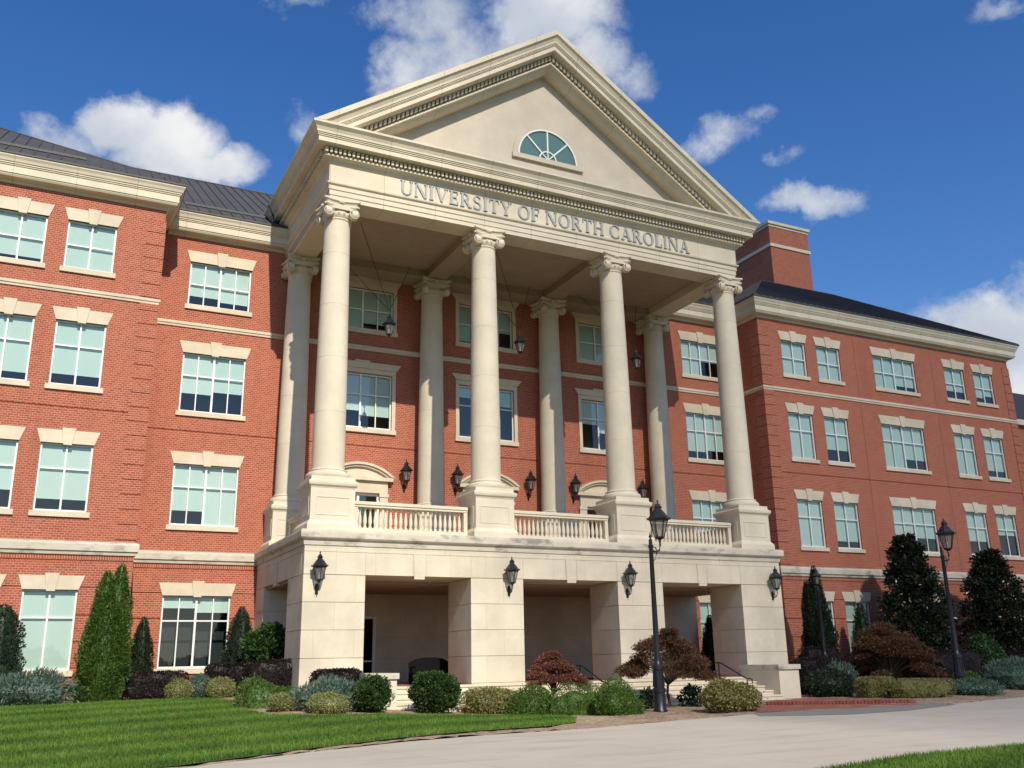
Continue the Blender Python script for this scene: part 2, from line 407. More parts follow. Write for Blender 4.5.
sheet('grey_patch', [(.6, -9.1), (1.6, -9.6), (2.9, -9.95), (5.2, -9.7), (8.4, -8.6), (8.2, -7.7), (3.6, -8.0), (1.2, -8.1)], 'mottled_grey', .007, .5, base_z)  # mottled mid-grey sheet laid over the pavement before the brick walk

LAWN = [(-40, -22.4), (-25, -17.2), (-13.88, -12.62), (-11.7, -11.38), (-9.46, -10.36), (-7.37, -9.66), (-5.4, -9.1), (-4.3, -8.3), (-3.6, -7.1), (-3.6, -6.3), (-4.3, -5.5), (-5.6, -5.1), (-8.0, -5.4), (-9.6, -5.6), (-10.8, -4.8),
        (-11.2, -3.2), (-10.8, -1.2), (-11.0, 1.2), (-12.0, 1.7), (-14.0, 1.3), (-15.5, .3), (-17.5, .2), (-24, .6), (-40, .6)]
LAWN2 = [(36, -10.6), (20, -13.5), (6, -16.3), (-.87, -17.52), (-3.84, -17.7), (-5.8, -18.2), (-9, -19.2), (-20, -23.5), (-40, -32.1), (-40, -45), (36, -45)]
sheet('lawn', LAWN, 'turf', .02, .6)
sheet('near_lawn', LAWN2, 'turf', .02, 1.2)
RLAWN = [(12.2, -2.4), (14.8, -4.2), (19, -2.6), (22, -1.2), (21, .6), (14, .6)]
sheet('side_lawn', RLAWN, 'turf', .02, .6)

def inside(poly, x, y):
    r = np.zeros(len(x), bool); n = len(poly)
    for i in range(n):
        (x1, y1), (x2, y2) = poly[i], poly[(i+1) % n]
        if y1 == y2: continue
        r ^= ((y1 > y) != (y2 > y)) & (x < (x2-x1)*(y-y1)/(y2-y1)+x1)
    return r
def raw_mesh(name, V, nper, m, parent=None, smooth=False):
    """V: (faces*nper, 3) loose polygons with nper corners each"""
    nf = len(V)//nper; me = bpy.data.meshes.new(name)
    me.vertices.add(len(V)); me.vertices.foreach_set('co', V.astype(np.float32).ravel())
    me.loops.add(len(V)); me.loops.foreach_set('vertex_index', np.arange(len(V), dtype=np.int32))
    me.polygons.add(nf); me.polygons.foreach_set('loop_start', np.arange(nf, dtype=np.int32)*nper)
    me.update(calc_edges=True); me.materials.append(MATS[m])
    o = bpy.data.objects.new(name, me); COL.objects.link(o)
    if parent: o.parent = parent
    return o
def grass(name, poly, box, dens, h, w, seed):
    g = np.random.default_rng(seed); x0, x1, y0, y1 = box
    n = int((x1-x0)*(y1-y0)*dens); x = g.uniform(x0, x1, n); y = g.uniform(y0, y1, n)
    k = inside(poly, x, y); x, y = x[k], y[k]; n = len(x); z = terr(x, y)+.015
    a = g.uniform(0, 2*np.pi, n); ln = g.uniform(.0, .8, n); b = g.uniform(0, 2*np.pi, n); hh = h*g.uniform(.55, 1.25, n)
    P = np.stack([x, y, z], 1); u = np.stack([np.cos(a), np.sin(a), 0*a], 1)*w[None] if False else np.stack([np.cos(a)*w, np.sin(a)*w, 0*a], 1)
    T = P+np.stack([np.cos(b)*ln*hh, np.sin(b)*ln*hh, hh], 1)
    V = np.stack([P-u, P+u, T], 1).reshape(-1, 3)
    return struct(raw_mesh(name, V, 3, 'grass_blade'), 'stuff')
tag(grass('lawn_grass', LAWN, (-26, -3, -18, 1.6), 900, .065, .011, 1), 'mown green lawn sloping up to the shrubs left of the portico', 'grass')
tag(grass('near_grass', LAWN2, (-9, 8, -21, -14), 1500, .075, .008, 2), 'strip of green grass at the lower right across the pavement', 'grass')
tag(grass('side_grass', RLAWN, (12, 22, -4.5, .7), 500, .07, .014, 3), 'small patch of grass behind the red maple and clipped hedge', 'grass')

def passing_cloud():
    """a real cloud between the sun and the right wing: it takes most of the sun off that end, with a soft edge"""
    m = bpy.data.materials.new('cloud_vapour'); m.use_nodes = True; t = m.node_tree; t.nodes.clear(); k = NT(t)
    v = k.n('ShaderNodeVolumePrincipled', {'Color': (.98, .98, .98, 1), 'Density': CLOUD_DENSITY, 'Anisotropy': .6})
    o = k.n('ShaderNodeOutputMaterial'); t.links.new(v.outputs[0], o.inputs['Volume']); MATS['cloud_vapour'] = m
    bm = bmesh.new(); bmesh.ops.create_icosphere(bm, subdivisions=5, radius=1)
    for q in bm.verts: q.co = Vector((q.co.x*CLOUD_R[0], q.co.y*CLOUD_R[1], q.co.z*CLOUD_R[2]))
    me = bpy.data.meshes.new('cloud'); bm.to_mesh(me); bm.free(); me.materials.append(m)
    c = bpy.data.objects.new('cloud', me); COL.objects.link(c); c.location = Vector((CLOUD_EDGE+CLOUD_R[0], 5, 8))+sv*420
    struct(c, 'stuff'); c['label'] = 'pale cloud drifting before the sun behind the photographer'; c['category'] = 'cloud'
CLOUD_EDGE, CLOUD_R, CLOUD_DENSITY = -4., (60, 90, 16), .024
passing_cloud()
def far_woods():
    """the wood across the road behind the photographer that the ground floor windows mirror"""
    g = np.random.default_rng(77); Q = []
    for i in range(70):
        a = math.pi*(1.0+i/69.)+g.normal(0, .01); r = g.uniform(75, 95); c = np.array([-8+r*math.cos(a)*1.2, -15+r*math.sin(a), 0]); h = g.uniform(2.5, 5.5)
        d = g.normal(0, 1, (260, 3)); d /= np.linalg.norm(d, axis=1)[:, None]
        P = c+np.array([0, 0, h*.55])+d*np.array([3.2, 3.2, h*.48])*(g.random(260)**.3)[:, None]; n = len(P)
        e = g.normal(0, 1, (n, 3)); e /= np.linalg.norm(e, axis=1)[:, None]; f = np.cross(e, g.normal(0, 1, (n, 3))); f /= np.linalg.norm(f, axis=1)[:, None]
        Q.append(np.stack([P-e*.6, P+f*.4, P+e*.6, P-f*.4], 1).reshape(-1, 3))
    o = raw_mesh('far_woods', np.concatenate(Q), 4, 'yew_leaf'); struct(o, 'stuff'); o['label'] = 'dark wood mirrored in the ground floor window glass'; o['category'] = 'trees'
far_woods()

# ------------------------------------------------------------------ the building: dimensions
A, B = 8.25, 2.74                    # column axes
D, W, C, CR = 5.74, 3.82, 13.43, 31.22   # inner wall plane, wing wall plane, wing corner, wing end
FL, DECK = 1.02, 5.60                # portico floor, balcony deck
GZ = .2
bld = thing('university_building', 'four storey red brick building with cream columned portico, pediment and dark metal roofs', 'building', (0, 0, 0))

def wall(name, axis, pos, a0, a1, z0, z1, holes=(), grooves=(), depth=.13, sign=-1, gd=.03):
    """a wall sheet with real openings (reveals) and recessed brick courses. axis 'x': runs along x, faces sign*y"""
    us = sorted({a0, a1, *[h[0] for h in holes], *[h[1] for h in holes]})
    zs = sorted({z0, z1, *[h[2] for h in holes], *[h[3] for h in holes], *[g for q in grooves for g in q if z0 < g < z1]})
    def off(i, j):
        u = (us[i]+us[i+1])/2; z = (zs[j]+zs[j+1])/2
        for h in holes:
            if h[0] < u < h[1] and h[2] < z < h[3]: return None
        for g in grooves:
            if g[0] < z < g[1]: return gd
        return 0.
    def P(u, z, o): q = pos-sign*o; return (u, q, z) if axis == 'x' else (q, u, z)
    b = MB(); nu, nz = len(us)-1, len(zs)-1
    O = [[off(i, j) for j in range(nz)] for i in range(nu)]
    for i in range(nu):
        for j in range(nz):
            o = O[i][j]
            if o is not None: b.quad(P(us[i], zs[j], o), P(us[i+1], zs[j], o), P(us[i+1], zs[j+1], o), P(us[i], zs[j+1], o))
            if i+1 < nu and O[i+1][j] != o:
                p, q = (depth if x is None else x for x in (o, O[i+1][j])); u = us[i+1]
                b.quad(P(u, zs[j], p), P(u, zs[j], q), P(u, zs[j+1], q), P(u, zs[j+1], p))
            if j+1 < nz and O[i][j+1] != o:
                p, q = (depth if x is None else x for x in (o, O[i][j+1])); z = zs[j+1]
                b.quad(P(us[i], z, p), P(us[i+1], z, p), P(us[i+1], z, q), P(us[i], z, q))
    o = b.build(name, 'red_brick', bld)
    o.data.update(); return o

# window rows: z0, z1, share of the height taken by the upper panes
ROWS = {4: (14.65, 16.38, .5), 3: (10.56, 12.78, .38), 2: (6.46, 8.64, .37), 1: (1.66, 4.06, .35)}
rb = random.Random(11)

def window(x, y, hw, row, blinds, lintel='key', z=None, room=.9):
    """a window unit in a wall that faces -y: frame (with bars) > glass, blind, lintel, sill, dark room behind"""
    z0, z1, sp = ROWS[row]
    four = hw > .95
    n = 4 if four else 2
    yf = y+.07
    b = MB(); fw = .055
    b.box(x-hw, x-hw+fw, yf, yf+.07, z0, z1); b.box(x+hw-fw, x+hw, yf, yf+.07, z0, z1)
    b.box(x-hw+fw, x+hw-fw, yf+.002, yf+.07, z0, z0+fw*1.2); b.box(x-hw+fw, x+hw-fw, yf+.002, yf+.07, z1-fw, z1)
    for i in range(1, n):
        u = x-hw+2*hw*i/n; t = .036 if four and i == 2 else .028 if not four else .02
        b.box(u-t, u+t, yf+.008, yf+.068, z0+fw*1.2, z1-fw)
    zc = z1-(z1-z0)*sp
    b.box(x-hw+fw, x+hw-fw, yf+.014, yf+.066, zc-.024, zc+.024)
    fr = b.build('window', 'white_frame', bld)
    MB().quad((x-hw+fw, yf+.05, z0+.05), (x+hw-fw, yf+.05, z0+.05), (x+hw-fw, yf+.05, z1-.05), (x-hw+fw, yf+.05, z1-.05)).build('pane', 'window_glass', fr, fix=False)
    # room behind the glass
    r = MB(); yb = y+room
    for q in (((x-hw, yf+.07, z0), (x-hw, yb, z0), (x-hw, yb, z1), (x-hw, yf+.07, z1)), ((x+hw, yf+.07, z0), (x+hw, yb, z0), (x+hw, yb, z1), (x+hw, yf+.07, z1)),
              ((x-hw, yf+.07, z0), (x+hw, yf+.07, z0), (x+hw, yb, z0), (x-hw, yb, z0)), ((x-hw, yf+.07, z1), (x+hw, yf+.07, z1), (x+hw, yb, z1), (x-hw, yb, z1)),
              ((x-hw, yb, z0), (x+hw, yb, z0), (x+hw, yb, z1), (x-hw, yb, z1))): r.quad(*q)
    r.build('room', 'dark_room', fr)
    m = len(blinds)
    for i, dr in enumerate(blinds):
        if dr <= .02: continue
        u0 = x-hw+2*hw*i/m+.012; u1 = x-hw+2*hw*(i+1)/m-.012; zb = z1-(z1-z0)*dr
        bb = MB().box(u0, u1, yf+.105+.012*i, yf+.109+.012*i, zb, z1-.01)
        if dr < .97: bb.box(u0, u1, yf+.100+.012*i, yf+.114+.012*i, zb-.03, zb)
        bb.build('blind', 'roller_blind', fr)
    # stone trim
    if lintel == 'key':
        l = MB(); h = .43; fl = .14; kw = .13
        l.prism([(x-hw-.02, z1), (x-kw, z1), (x-kw-.07, z1+h), (x-hw-fl-.02, z1+h)], y-.028, y+.10)
        l.prism([(x+kw, z1), (x+hw+.02, z1), (x+hw+fl+.02, z1+h), (x+kw+.07, z1+h)], y-.028, y+.10)
        l.prism([(x-kw+.006, z1-.05), (x+kw-.006, z1-.05), (x+kw+.074, z1+h+.07), (x-kw-.074, z1+h+.07)], y-.06, y+.10)
        l.build('lintel', 'trim_stone', fr)
        MB().box(x-hw-.1, x+hw+.1, y-.07, y+.075, z0-.17, z0-.001).build('sill', 'trim_stone', fr)
    else:
        l = MB(); s = .15
        l.box(x-hw-s, x-hw-.001, y-.05, y+.08, z0-.02, z1+.02); l.box(x+hw+.001, x+hw+s, y-.05, y+.08, z0-.02, z1+.02)
        l.box(x-hw-s, x+hw+s, y-.05, y+.08, z1+.022, z1+.2)
        if lintel == 'crown':
            l.prism([(x-hw-s-.02, z1+.202), (x+hw+s+.02, z1+.202), (x+hw+s+.2, z1+.46), (x-hw-s-.2, z1+.46)], y-.1, y+.08)
            l.prism([(x-.28, z1+.462), (x+.28, z1+.462), (x+.32, z1+.53), (x-.32, z1+.53)], y-.12, y+.08)
        l.build('surround', 'trim_stone', fr)
        MB().box(x-hw-s-.03, x+hw+s+.03, y-.09, y+.075, z0-.19, z0-.022).build('sill', 'trim_stone', fr)
    return fr

# every window: wall plane, x, half width, {row: blinds}
WINS = []
def addw(plane, x, hw, rows, lintel='key'):
    for r, bl in rows.items(): WINS.append((plane, x, hw, r, bl, lintel))
addw(W, -15.73, .77, {4: (1., 1.), 3: (.80,), 2: (.80,), 1: (.965,)})
addw(W, -17.90, .77, {4: (.86,), 3: (.84,), 2: (.70,), 1: (.9,)})
addw(W, -22.3, 1.46, {4: (.9, .8), 3: (.7, .8), 2: (.8, .6), 1: (.9, .9)})
addw(D, -11.10, 1.13, {4: (.74, .80), 3: (.66, .60), 2: (.74, .985), 1: (.16, .22)})
addw(D, -5.46, 1.27, {4: (.92, .80), 3: (.66, .74)}, 'crown')
addw(D, 0, 1.27, {4: (.9, .55), 3: (.2, .3)}, 'crown')
addw(D, 5.5, .90, {4: (1., 1.), 3: (.46, .62)}, 'crown')
addw(D, 11.42, 1.13, {4: (.96, .52), 3: (.80, .76), 2: (.9, .8), 1: (.62, .9)})
addw(W, 15.53, .76, {4: (1., 1.), 3: (.985, .985), 2: (1., 1.), 1: (.9,)})
addw(W, 17.77, .76, {4: (1., 1.), 3: (.70,), 2: (.82, .82), 1: (.94,)})
addw(W, 22.29, 1.48, {4: (1., .80), 3: (.985, .74), 2: (.70, .66), 1: (.8, .8)})
addw(W, 26.75, .76, {4: (.70,), 3: (.985, .985), 2: (.66,), 1: (.8,)})
addw(W, 29.02, .76, {4: (.78, .70), 3: (.80, .80), 2: (.48, .48), 1: (.8,)})
def holes(plane, sel):
    return [(x-hw, x+hw, ROWS[r][0], ROWS[r][1]) for p, x, hw, r, bl, li in WINS if p == plane and sel(x)]
LOWG = [(z-.03, z+.03) for z in (1.72, 2.49, 3.28, 4.13, 4.95)]
GRV = LOWG+[(9.80, 9.86)]
wall('brick_wall', 'x', W, -CR, -C, GZ, 17.5, holes(W, lambda x: x < 0), GRV)
wall('brick_wall', 'x', W, C, CR, GZ, 17.5, holes(W, lambda x: x > 0), GRV)
DOORS = [(-5.46, .84), (0, .84), (5.46, .84)]
wall('brick_wall', 'x', D, -C, C, GZ, 17.5, holes(D, lambda x: True)+[(x-w, x+w, DECK, 8.0) for x, w in DOORS], GRV)
wall('brick_wall', 'y', -C, W, D, GZ, 17.5, (), GRV, sign=1)
wall('brick_wall', 'y', C, W, D, GZ, 17.5, (), GRV, sign=-1)
wall('brick_wall', 'y', -CR, W, 16, GZ, 17.5, (), GRV, sign=-1)
wall('brick_wall', 'y', CR, W, 16, GZ, 17.5, (), GRV, sign=1)
for a in WINS:
    window(a[1], a[0], a[2], a[3], a[4], a[5])

# brick quoins at the wing corners: blocks a few centimetres proud
def quoins(cx, side):
    b = MB(); z = 5.66; h = .462; g = .028; w = .60; pr = .04
    while z+h < 17.3:
        if not (13.3 < z+h/2 < 14.2 and False):
            x0, x1 = (cx-w, cx+pr) if side < 0 else (cx-pr, cx+w)
            b.box(x0, x1, W-pr, W-.0005, z, z+h)
            if side < 0: b.box(cx-.0005, cx+pr, W, W+w, z, z+h)
            else: b.box(cx-pr, cx+.0005, W, W+w, z, z+h)
        z += h+g
    b.build('quoins', 'red_brick', bld)
quoins(-C, -1); quoins(C, 1); 
b = MB(); z = 5.66
while z+.455 < 17.3: b.box(CR-.54, CR+.035, W-.035, W-.0005, z, z+.455); z += .49
b.build('quoins', 'red_brick', bld)

b = MB()
for x in (19.55, 25.05, -19.55):
    for z0, z1 in ((5.57, 13.69), (13.98, 17.31)): b.box(x-.011, x+.011, W-.004, W+.02, z0, z1)
b.build('control_joints', 'bark', bld)
# stone string courses
def band(name, z0, z1, out, m, prof):
    def path(o):
        return [[(-CR, W-o), (-C+o, W-o), (-C+o, D)], [(-C+.004, D-o), (C-.004, D-o)], [(C-o, D), (C-o, W-o), (CR+o, W-o), (CR+o, 16)]]
    for s in range(3):
        rings = []
        n = len(path(0)[s])
        for i in range(n):
            rings.append([(*path(o)[s][i], z) for o, z in prof])
        MB().sweep(rings).build(name, m, bld)
band('stone_ledge', 0, 0, 0, 'stained_limestone', [(0, 5.13), (.05, 5.14), (.07, 5.22), (.12, 5.26), (.13, 5.46), (.11, 5.52), (0, 5.56)])
band('stone_band', 0, 0, 0, 'trim_stone', [(0, 13.74), (.04, 13.745), (.045, 13.81), (.075, 13.835), (.075, 13.92), (0, 13.96)])
WC = [(0, 17.32), (.05, 17.33), (.07, 17.42), (.30, 17.46), (.34, 17.52), (.34, 17.56), (.37, 17.56), (.37, 17.80), (.40, 17.82), (.40, 17.86), (.43, 17.87), (.43, 17.91), (.46, 17.93), (.49, 18.02), (.54, 18.10), (.54, 18.20), (.0, 18.22)]
def wing_cornice():
    for sgn in (-1, 1):
        rings = []
        for pt in range(4):
            r = []
            for o, z in WC:
                p = [(C-o, D+1), (C-o, W-o), (CR+o, W-o), (CR+o, 16.4)][pt]
                r.append((sgn*p[0], p[1], z))
            rings.append(r)
        MB().sweep(rings).build('cornice', 'cornice_stone', bld)
        r = [[(sgn*x, D-o, z) for o, z in WC] for x in (C-.3, 8.4)]
        MB().sweep(r).build('cornice', 'cornice_stone', bld)
wing_cornice()

# roofs: standing seam metal
def hip_roof(x0, x1, y0, y1, z, k=.652, seam=.42):
    s = (y1-y0)/2; b = MB(); e = .03; zr = z+k*s
    V = [(x0-e, y0-e, z), (x1+e, y0-e, z), (x1+e, y1+e, z), (x0-e, y1+e, z), (x0+s, y0+s, zr), (x1-s, y0+s, zr)]
    b.add(V, ((0, 1, 5, 4), (1, 2, 5), (2, 3, 4, 5), (3, 0, 4)))
    b.box(x0-e, x1+e, y0-e-.004, y0+.1, z-.07, z-.004)
    b.box(x0-e-.004, x0+.1, y0+.1, y1+e, z-.07, z-.004); b.box(x1-.1, x1+e+.004, y0+.1, y1+e, z-.07, z-.004)
    def rib(p, q):
        p, q = Vector(p), Vector(q); t = (q-p).normalized(); n = Vector((0, -k, 1)).normalized() if abs(t.x) < 1e-6 else Vector((math.copysign(k, -t.x), 0, 1)).normalized()
        w = t.cross(n)*.016; h = n*.05
        b.add([p-w, p+w, p+w+h, p-w+h, q-w, q+w, q+w+h, q-w+h], ((0, 1, 2, 3), (7, 6, 5, 4), (0, 3, 7, 4), (1, 5, 6, 2), (3, 2, 6, 7)))
    x = x0+.1
    while x < x1:
        l = min(x-x0, x1-x, s)
        if l > .25: rib((x, y0, z+.002), (x, y0+l, z+k*l))
        x += seam
    y = y0+.2
    while y < y1:
        l = min(y-y0, y1-y)
        if l > .25:
            rib((x0, y, z+.002), (x0+l, y, z+k*l)); rib((x1, y, z+.002), (x1-l, y, z+k*l))
        y += seam
    # hips and ridge caps
    b.tube([(x0, y0, z), (x0+s, y0+s, zr)], .05, 6); b.tube([(x1, y0, z), (x1-s, y0+s, zr)], .05, 6); b.tube([(x0+s, y0+s, zr), (x1-s, y0+s, zr)], .06, 6)
    return b
OE = .54
def snow_rail(b, x0, x1, y0, z, k, up):
    b.box(x0, x1, y0+up-.02, y0+up+.02, z+k*up+.04, z+k*up+.13)
for sgn in (-1, 1):
    x0, x1 = (C-OE, CR+OE) if sgn > 0 else (-CR-OE, -C+OE)
    b = hip_roof(x0, x1, W-OE, W-OE+13.14, 18.23)
    if sgn < 0: snow_rail(b, x0+2, x1-3.3, W-OE, 18.23, .652, 1.25)
    roof = b.build('roof', 'roof_metal', bld)
    if sgn > 0:
        c = MB(); c.box(20.6, 23.62, 10, 15, 21.5, 26.28); ch = c.build('chimney', 'red_brick', roof)
        c = MB(); c.box(20.54, 23.68, 9.94, 15.06, 24.98, 25.18); c.box(20.56, 23.66, 9.96, 15.04, 26.28, 26.42); c.box(20.48, 23.74, 9.88, 15.12, 26.422, 26.60)
        c.build('chimney_cap', 'limestone', roof)
b = hip_roof(-24, 24, D-OE, D-OE+18.9, 18.23); snow_rail(b, -12.6, -9, D-OE, 18.23, .652, 1.0); b.build('roof', 'roof_metal', bld)
# rear walls closing the block
MB().box(-CR, CR, 15.98, 16.2, GZ, 18.1).build('brick_wall', 'red_brick', bld)

# ------------------------------------------------------------------ portico podium
PIERS = [(-9.11, -7.21), (-3.70, -1.83), (1.83, 3.70), (7.21, 9.11)]
PY0, PY1 = -.86, 1.01
def pier(x0, x1, y0, y1):
    b = MB(); g = .018
    b.box(x0+g, x1-g, y0+g, y1-g, .1, 4.27)
    for za, zb in ((.15, 1.06), (1.06, 1.87), (1.87, 2.67), (2.67, 3.47), (3.47, 4.28)):
        b.box(x0, x1, y0, y1, za+g/2, zb-g/2)
    b.build('pier', 'jointed_limestone', bld)
for a, c in PIERS: pier(a, c, PY0, PY1)
for sgn in (-1, 1):
    a, c = sorted((sgn*9.11, sgn*7.21)); pier(a, c, 4.41, D-.01)
pod = MB(); g = .014
pod.box(-9.096, 9.096, PY0+g, D-.02, 4.282, 5.12)             # core of the deck
# front lintel course between piers' springing, upper course, flat arches with keystones
def course(z0, z1, xs, y0, y1):
    for a, c in zip(xs[:-1], xs[1:]): pod.box(a+.004, c-.004, y0, y1, z0, z1)
course(4.287, 4.945, [-9.11, -7.21, -5.68, -5.24, -3.70, -1.83, -.22, .22, 1.83, 3.70, 5.24, 5.68, 7.21, 9.11], PY0, PY0+.3)
course(4.96, 5.13, [-9.11, -4.6, -.9, 2.9, 6.3, 9.11], PY0, PY0+.3)
for sgn in (-1, 1):
    x0, x1 = sorted((sgn*9.11, sgn*8.81))
    for ya, yb in ((PY0+.304, 1.01), (1.018, 2.5), (2.508, 2.95), (2.958, 4.41), (4.418, D-.02)): pod.box(x0, x1, ya, yb, 4.287, 4.945)
    pod.box(x0, x1, PY0+.304, D-.02, 4.96, 5.13)
    k0, k1 = sorted((sgn*9.14, sgn*8.9)); pod.box(k0, k1, 2.52, 2.94, 4.19, 4.95)
for x in (-5.46, 0, 5.46): pod.prism([(x-.17, 4.19), (x+.17, 4.19), (x+.21, 4.95), (x-.21, 4.95)], PY0-.022, PY0+.2)
pod.build('podium', 'jointed_limestone', bld)
led = [(0, 5.132), (.03, 5.14), (.05, 5.28), (.12, 5.32), (.155, 5.36), (.16, 5.52), (.15, 5.58), (.10, 5.60), (-1.4, 5.602)]
rings = []
for i in range(4):
    rings.append([([(-9.11-o, D-.005), (-9.11-o, PY0-o), (9.11+o, PY0-o), (9.11+o, D-.005)][i]+(z,)) for o, z in led])
MB().sweep(rings).build('podium_ledge', 'stained_limestone', bld)
MB().box(-7.7, 7.7, .53, D-.006, 5.4, 5.604).build('balcony_deck', 'deck_stone', bld)
# porch behind the piers
MB().box(-9.05, 9.05, -.49, D-.06, .12, FL).build('porch_floor', 'brick_paving', bld)
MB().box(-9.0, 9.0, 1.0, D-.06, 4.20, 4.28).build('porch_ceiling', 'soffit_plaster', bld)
# porch back wall of limestone with one glazed door at the left
bw = MB(); dx0, dx1, dz = -6.25, -4.66, 3.40
bw.box(-7.21, dx0, D-.06, D-.004, FL, 4.2); bw.box(dx1, 7.21, D-.06, D-.004, FL, 4.2); bw.box(dx0, dx1, D-.06, D-.004, dz, 4.2)
bw.build('porch_wall', 'jointed_limestone', bld)
dr = MB()
for x0, x1 in ((dx0, dx0+.09), (-5.48, -5.42), (dx1-.12, dx1)): dr.box(x0, x1, D-.10, D-.02, FL, dz)
dr.box(dx0+.09, dx1-.12, D-.098, D-.022, dz-.1, dz); dr.box(dx0+.09, dx1-.12, D-.096, D-.03, FL+.75, FL+.80)
door = dr.build('porch_door', 'white_frame', bld)
MB().box(dx0+.02, dx1-.02, D-.045, D-.035, FL, dz).build('pane', 'bench_paint', door)

# steps and cheek walls
stp = MB(); RIS = .14; TR = .42; tops = [FL-RIS*i for i in range(6)]
for i in range(1, 6):
    y1 = -1.252-TR*(i-1); stp.box(-6.85, 6.85, y1-TR, y1, .05, tops[i])
    stp.box(-6.85, 6.85, y1-TR-.03, y1-.05, tops[i]-.05, tops[i]+.004)
stp.box(-6.85, 6.85, -1.29, -.5, FL-.05, FL+.006); stp.box(-6.845, 6.845, -1.251, -.495, .1, FL-.052)
stp.build('entrance_steps', 'limestone', bld)
for sgn in (-1, 1):
    x0, x1 = sorted((sgn*6.86, sgn*7.74)); b = MB()
    b.box(x0, x1, -2.86, -.87, .1, 1.27); cw = b.build('cheek_wall', 'limestone', bld)
    MB().box(x0-.05, x1+.05, -2.92, -.87, 1.272, 1.43).build('coping', 'stained_limestone', cw)
# black handrails on the steps
def rail(x):
    b = MB(); b.tube([(x, -1.3, FL-.1), (x, -1.3, FL+.5)], .022); b.tube([(x, -2.75, .45), (x, -2.75, .98)], .022)
    b.tube([(x, -1.1, FL+.5), (x, -1.4, FL+.5), (x, -2.6, 1.05), (x, -3.0, .98), (x, -3.04, .62), (x, -2.77, .58)], .026)
    b.build('handrail', 'iron', bld)
rail(5.55); rail(-.05)

# ------------------------------------------------------------------ columns
def volute(b, cx, cy, cz, nx, ny, r=.172, th=.2):
    """spiral scroll disc whose face looks along (nx,ny)"""
    n = Vector((nx, ny, 0)).normalized(); t = Vector((-n.y, n.x, 0)); z = Vector((0, 0, 1)); c = Vector((cx, cy, cz)); N = 20
    prof = [(r, -th), (r, 0), (r*.86, .012), (r*.78, -.06), (r*.60, -.06), (r*.54, .006), (r*.40, .006), (r*.35, -.06), (r*.22, -.06), (r*.17, .02), (0.002, .03)]
    o = len(b.v)
    for rr, h in prof:
        for i in range(N):
            a = 2*math.pi*i/N; b.v.append(tuple(c+n*h+t*(rr*math.cos(a))+z*(rr*math.sin(a))))
    for j in range(len(prof)-1):
        for i in range(N): b.f.append((o+j*N+i, o+j*N+(i+1) % N, o+(j+1)*N+(i+1) % N, o+(j+1)*N+i))
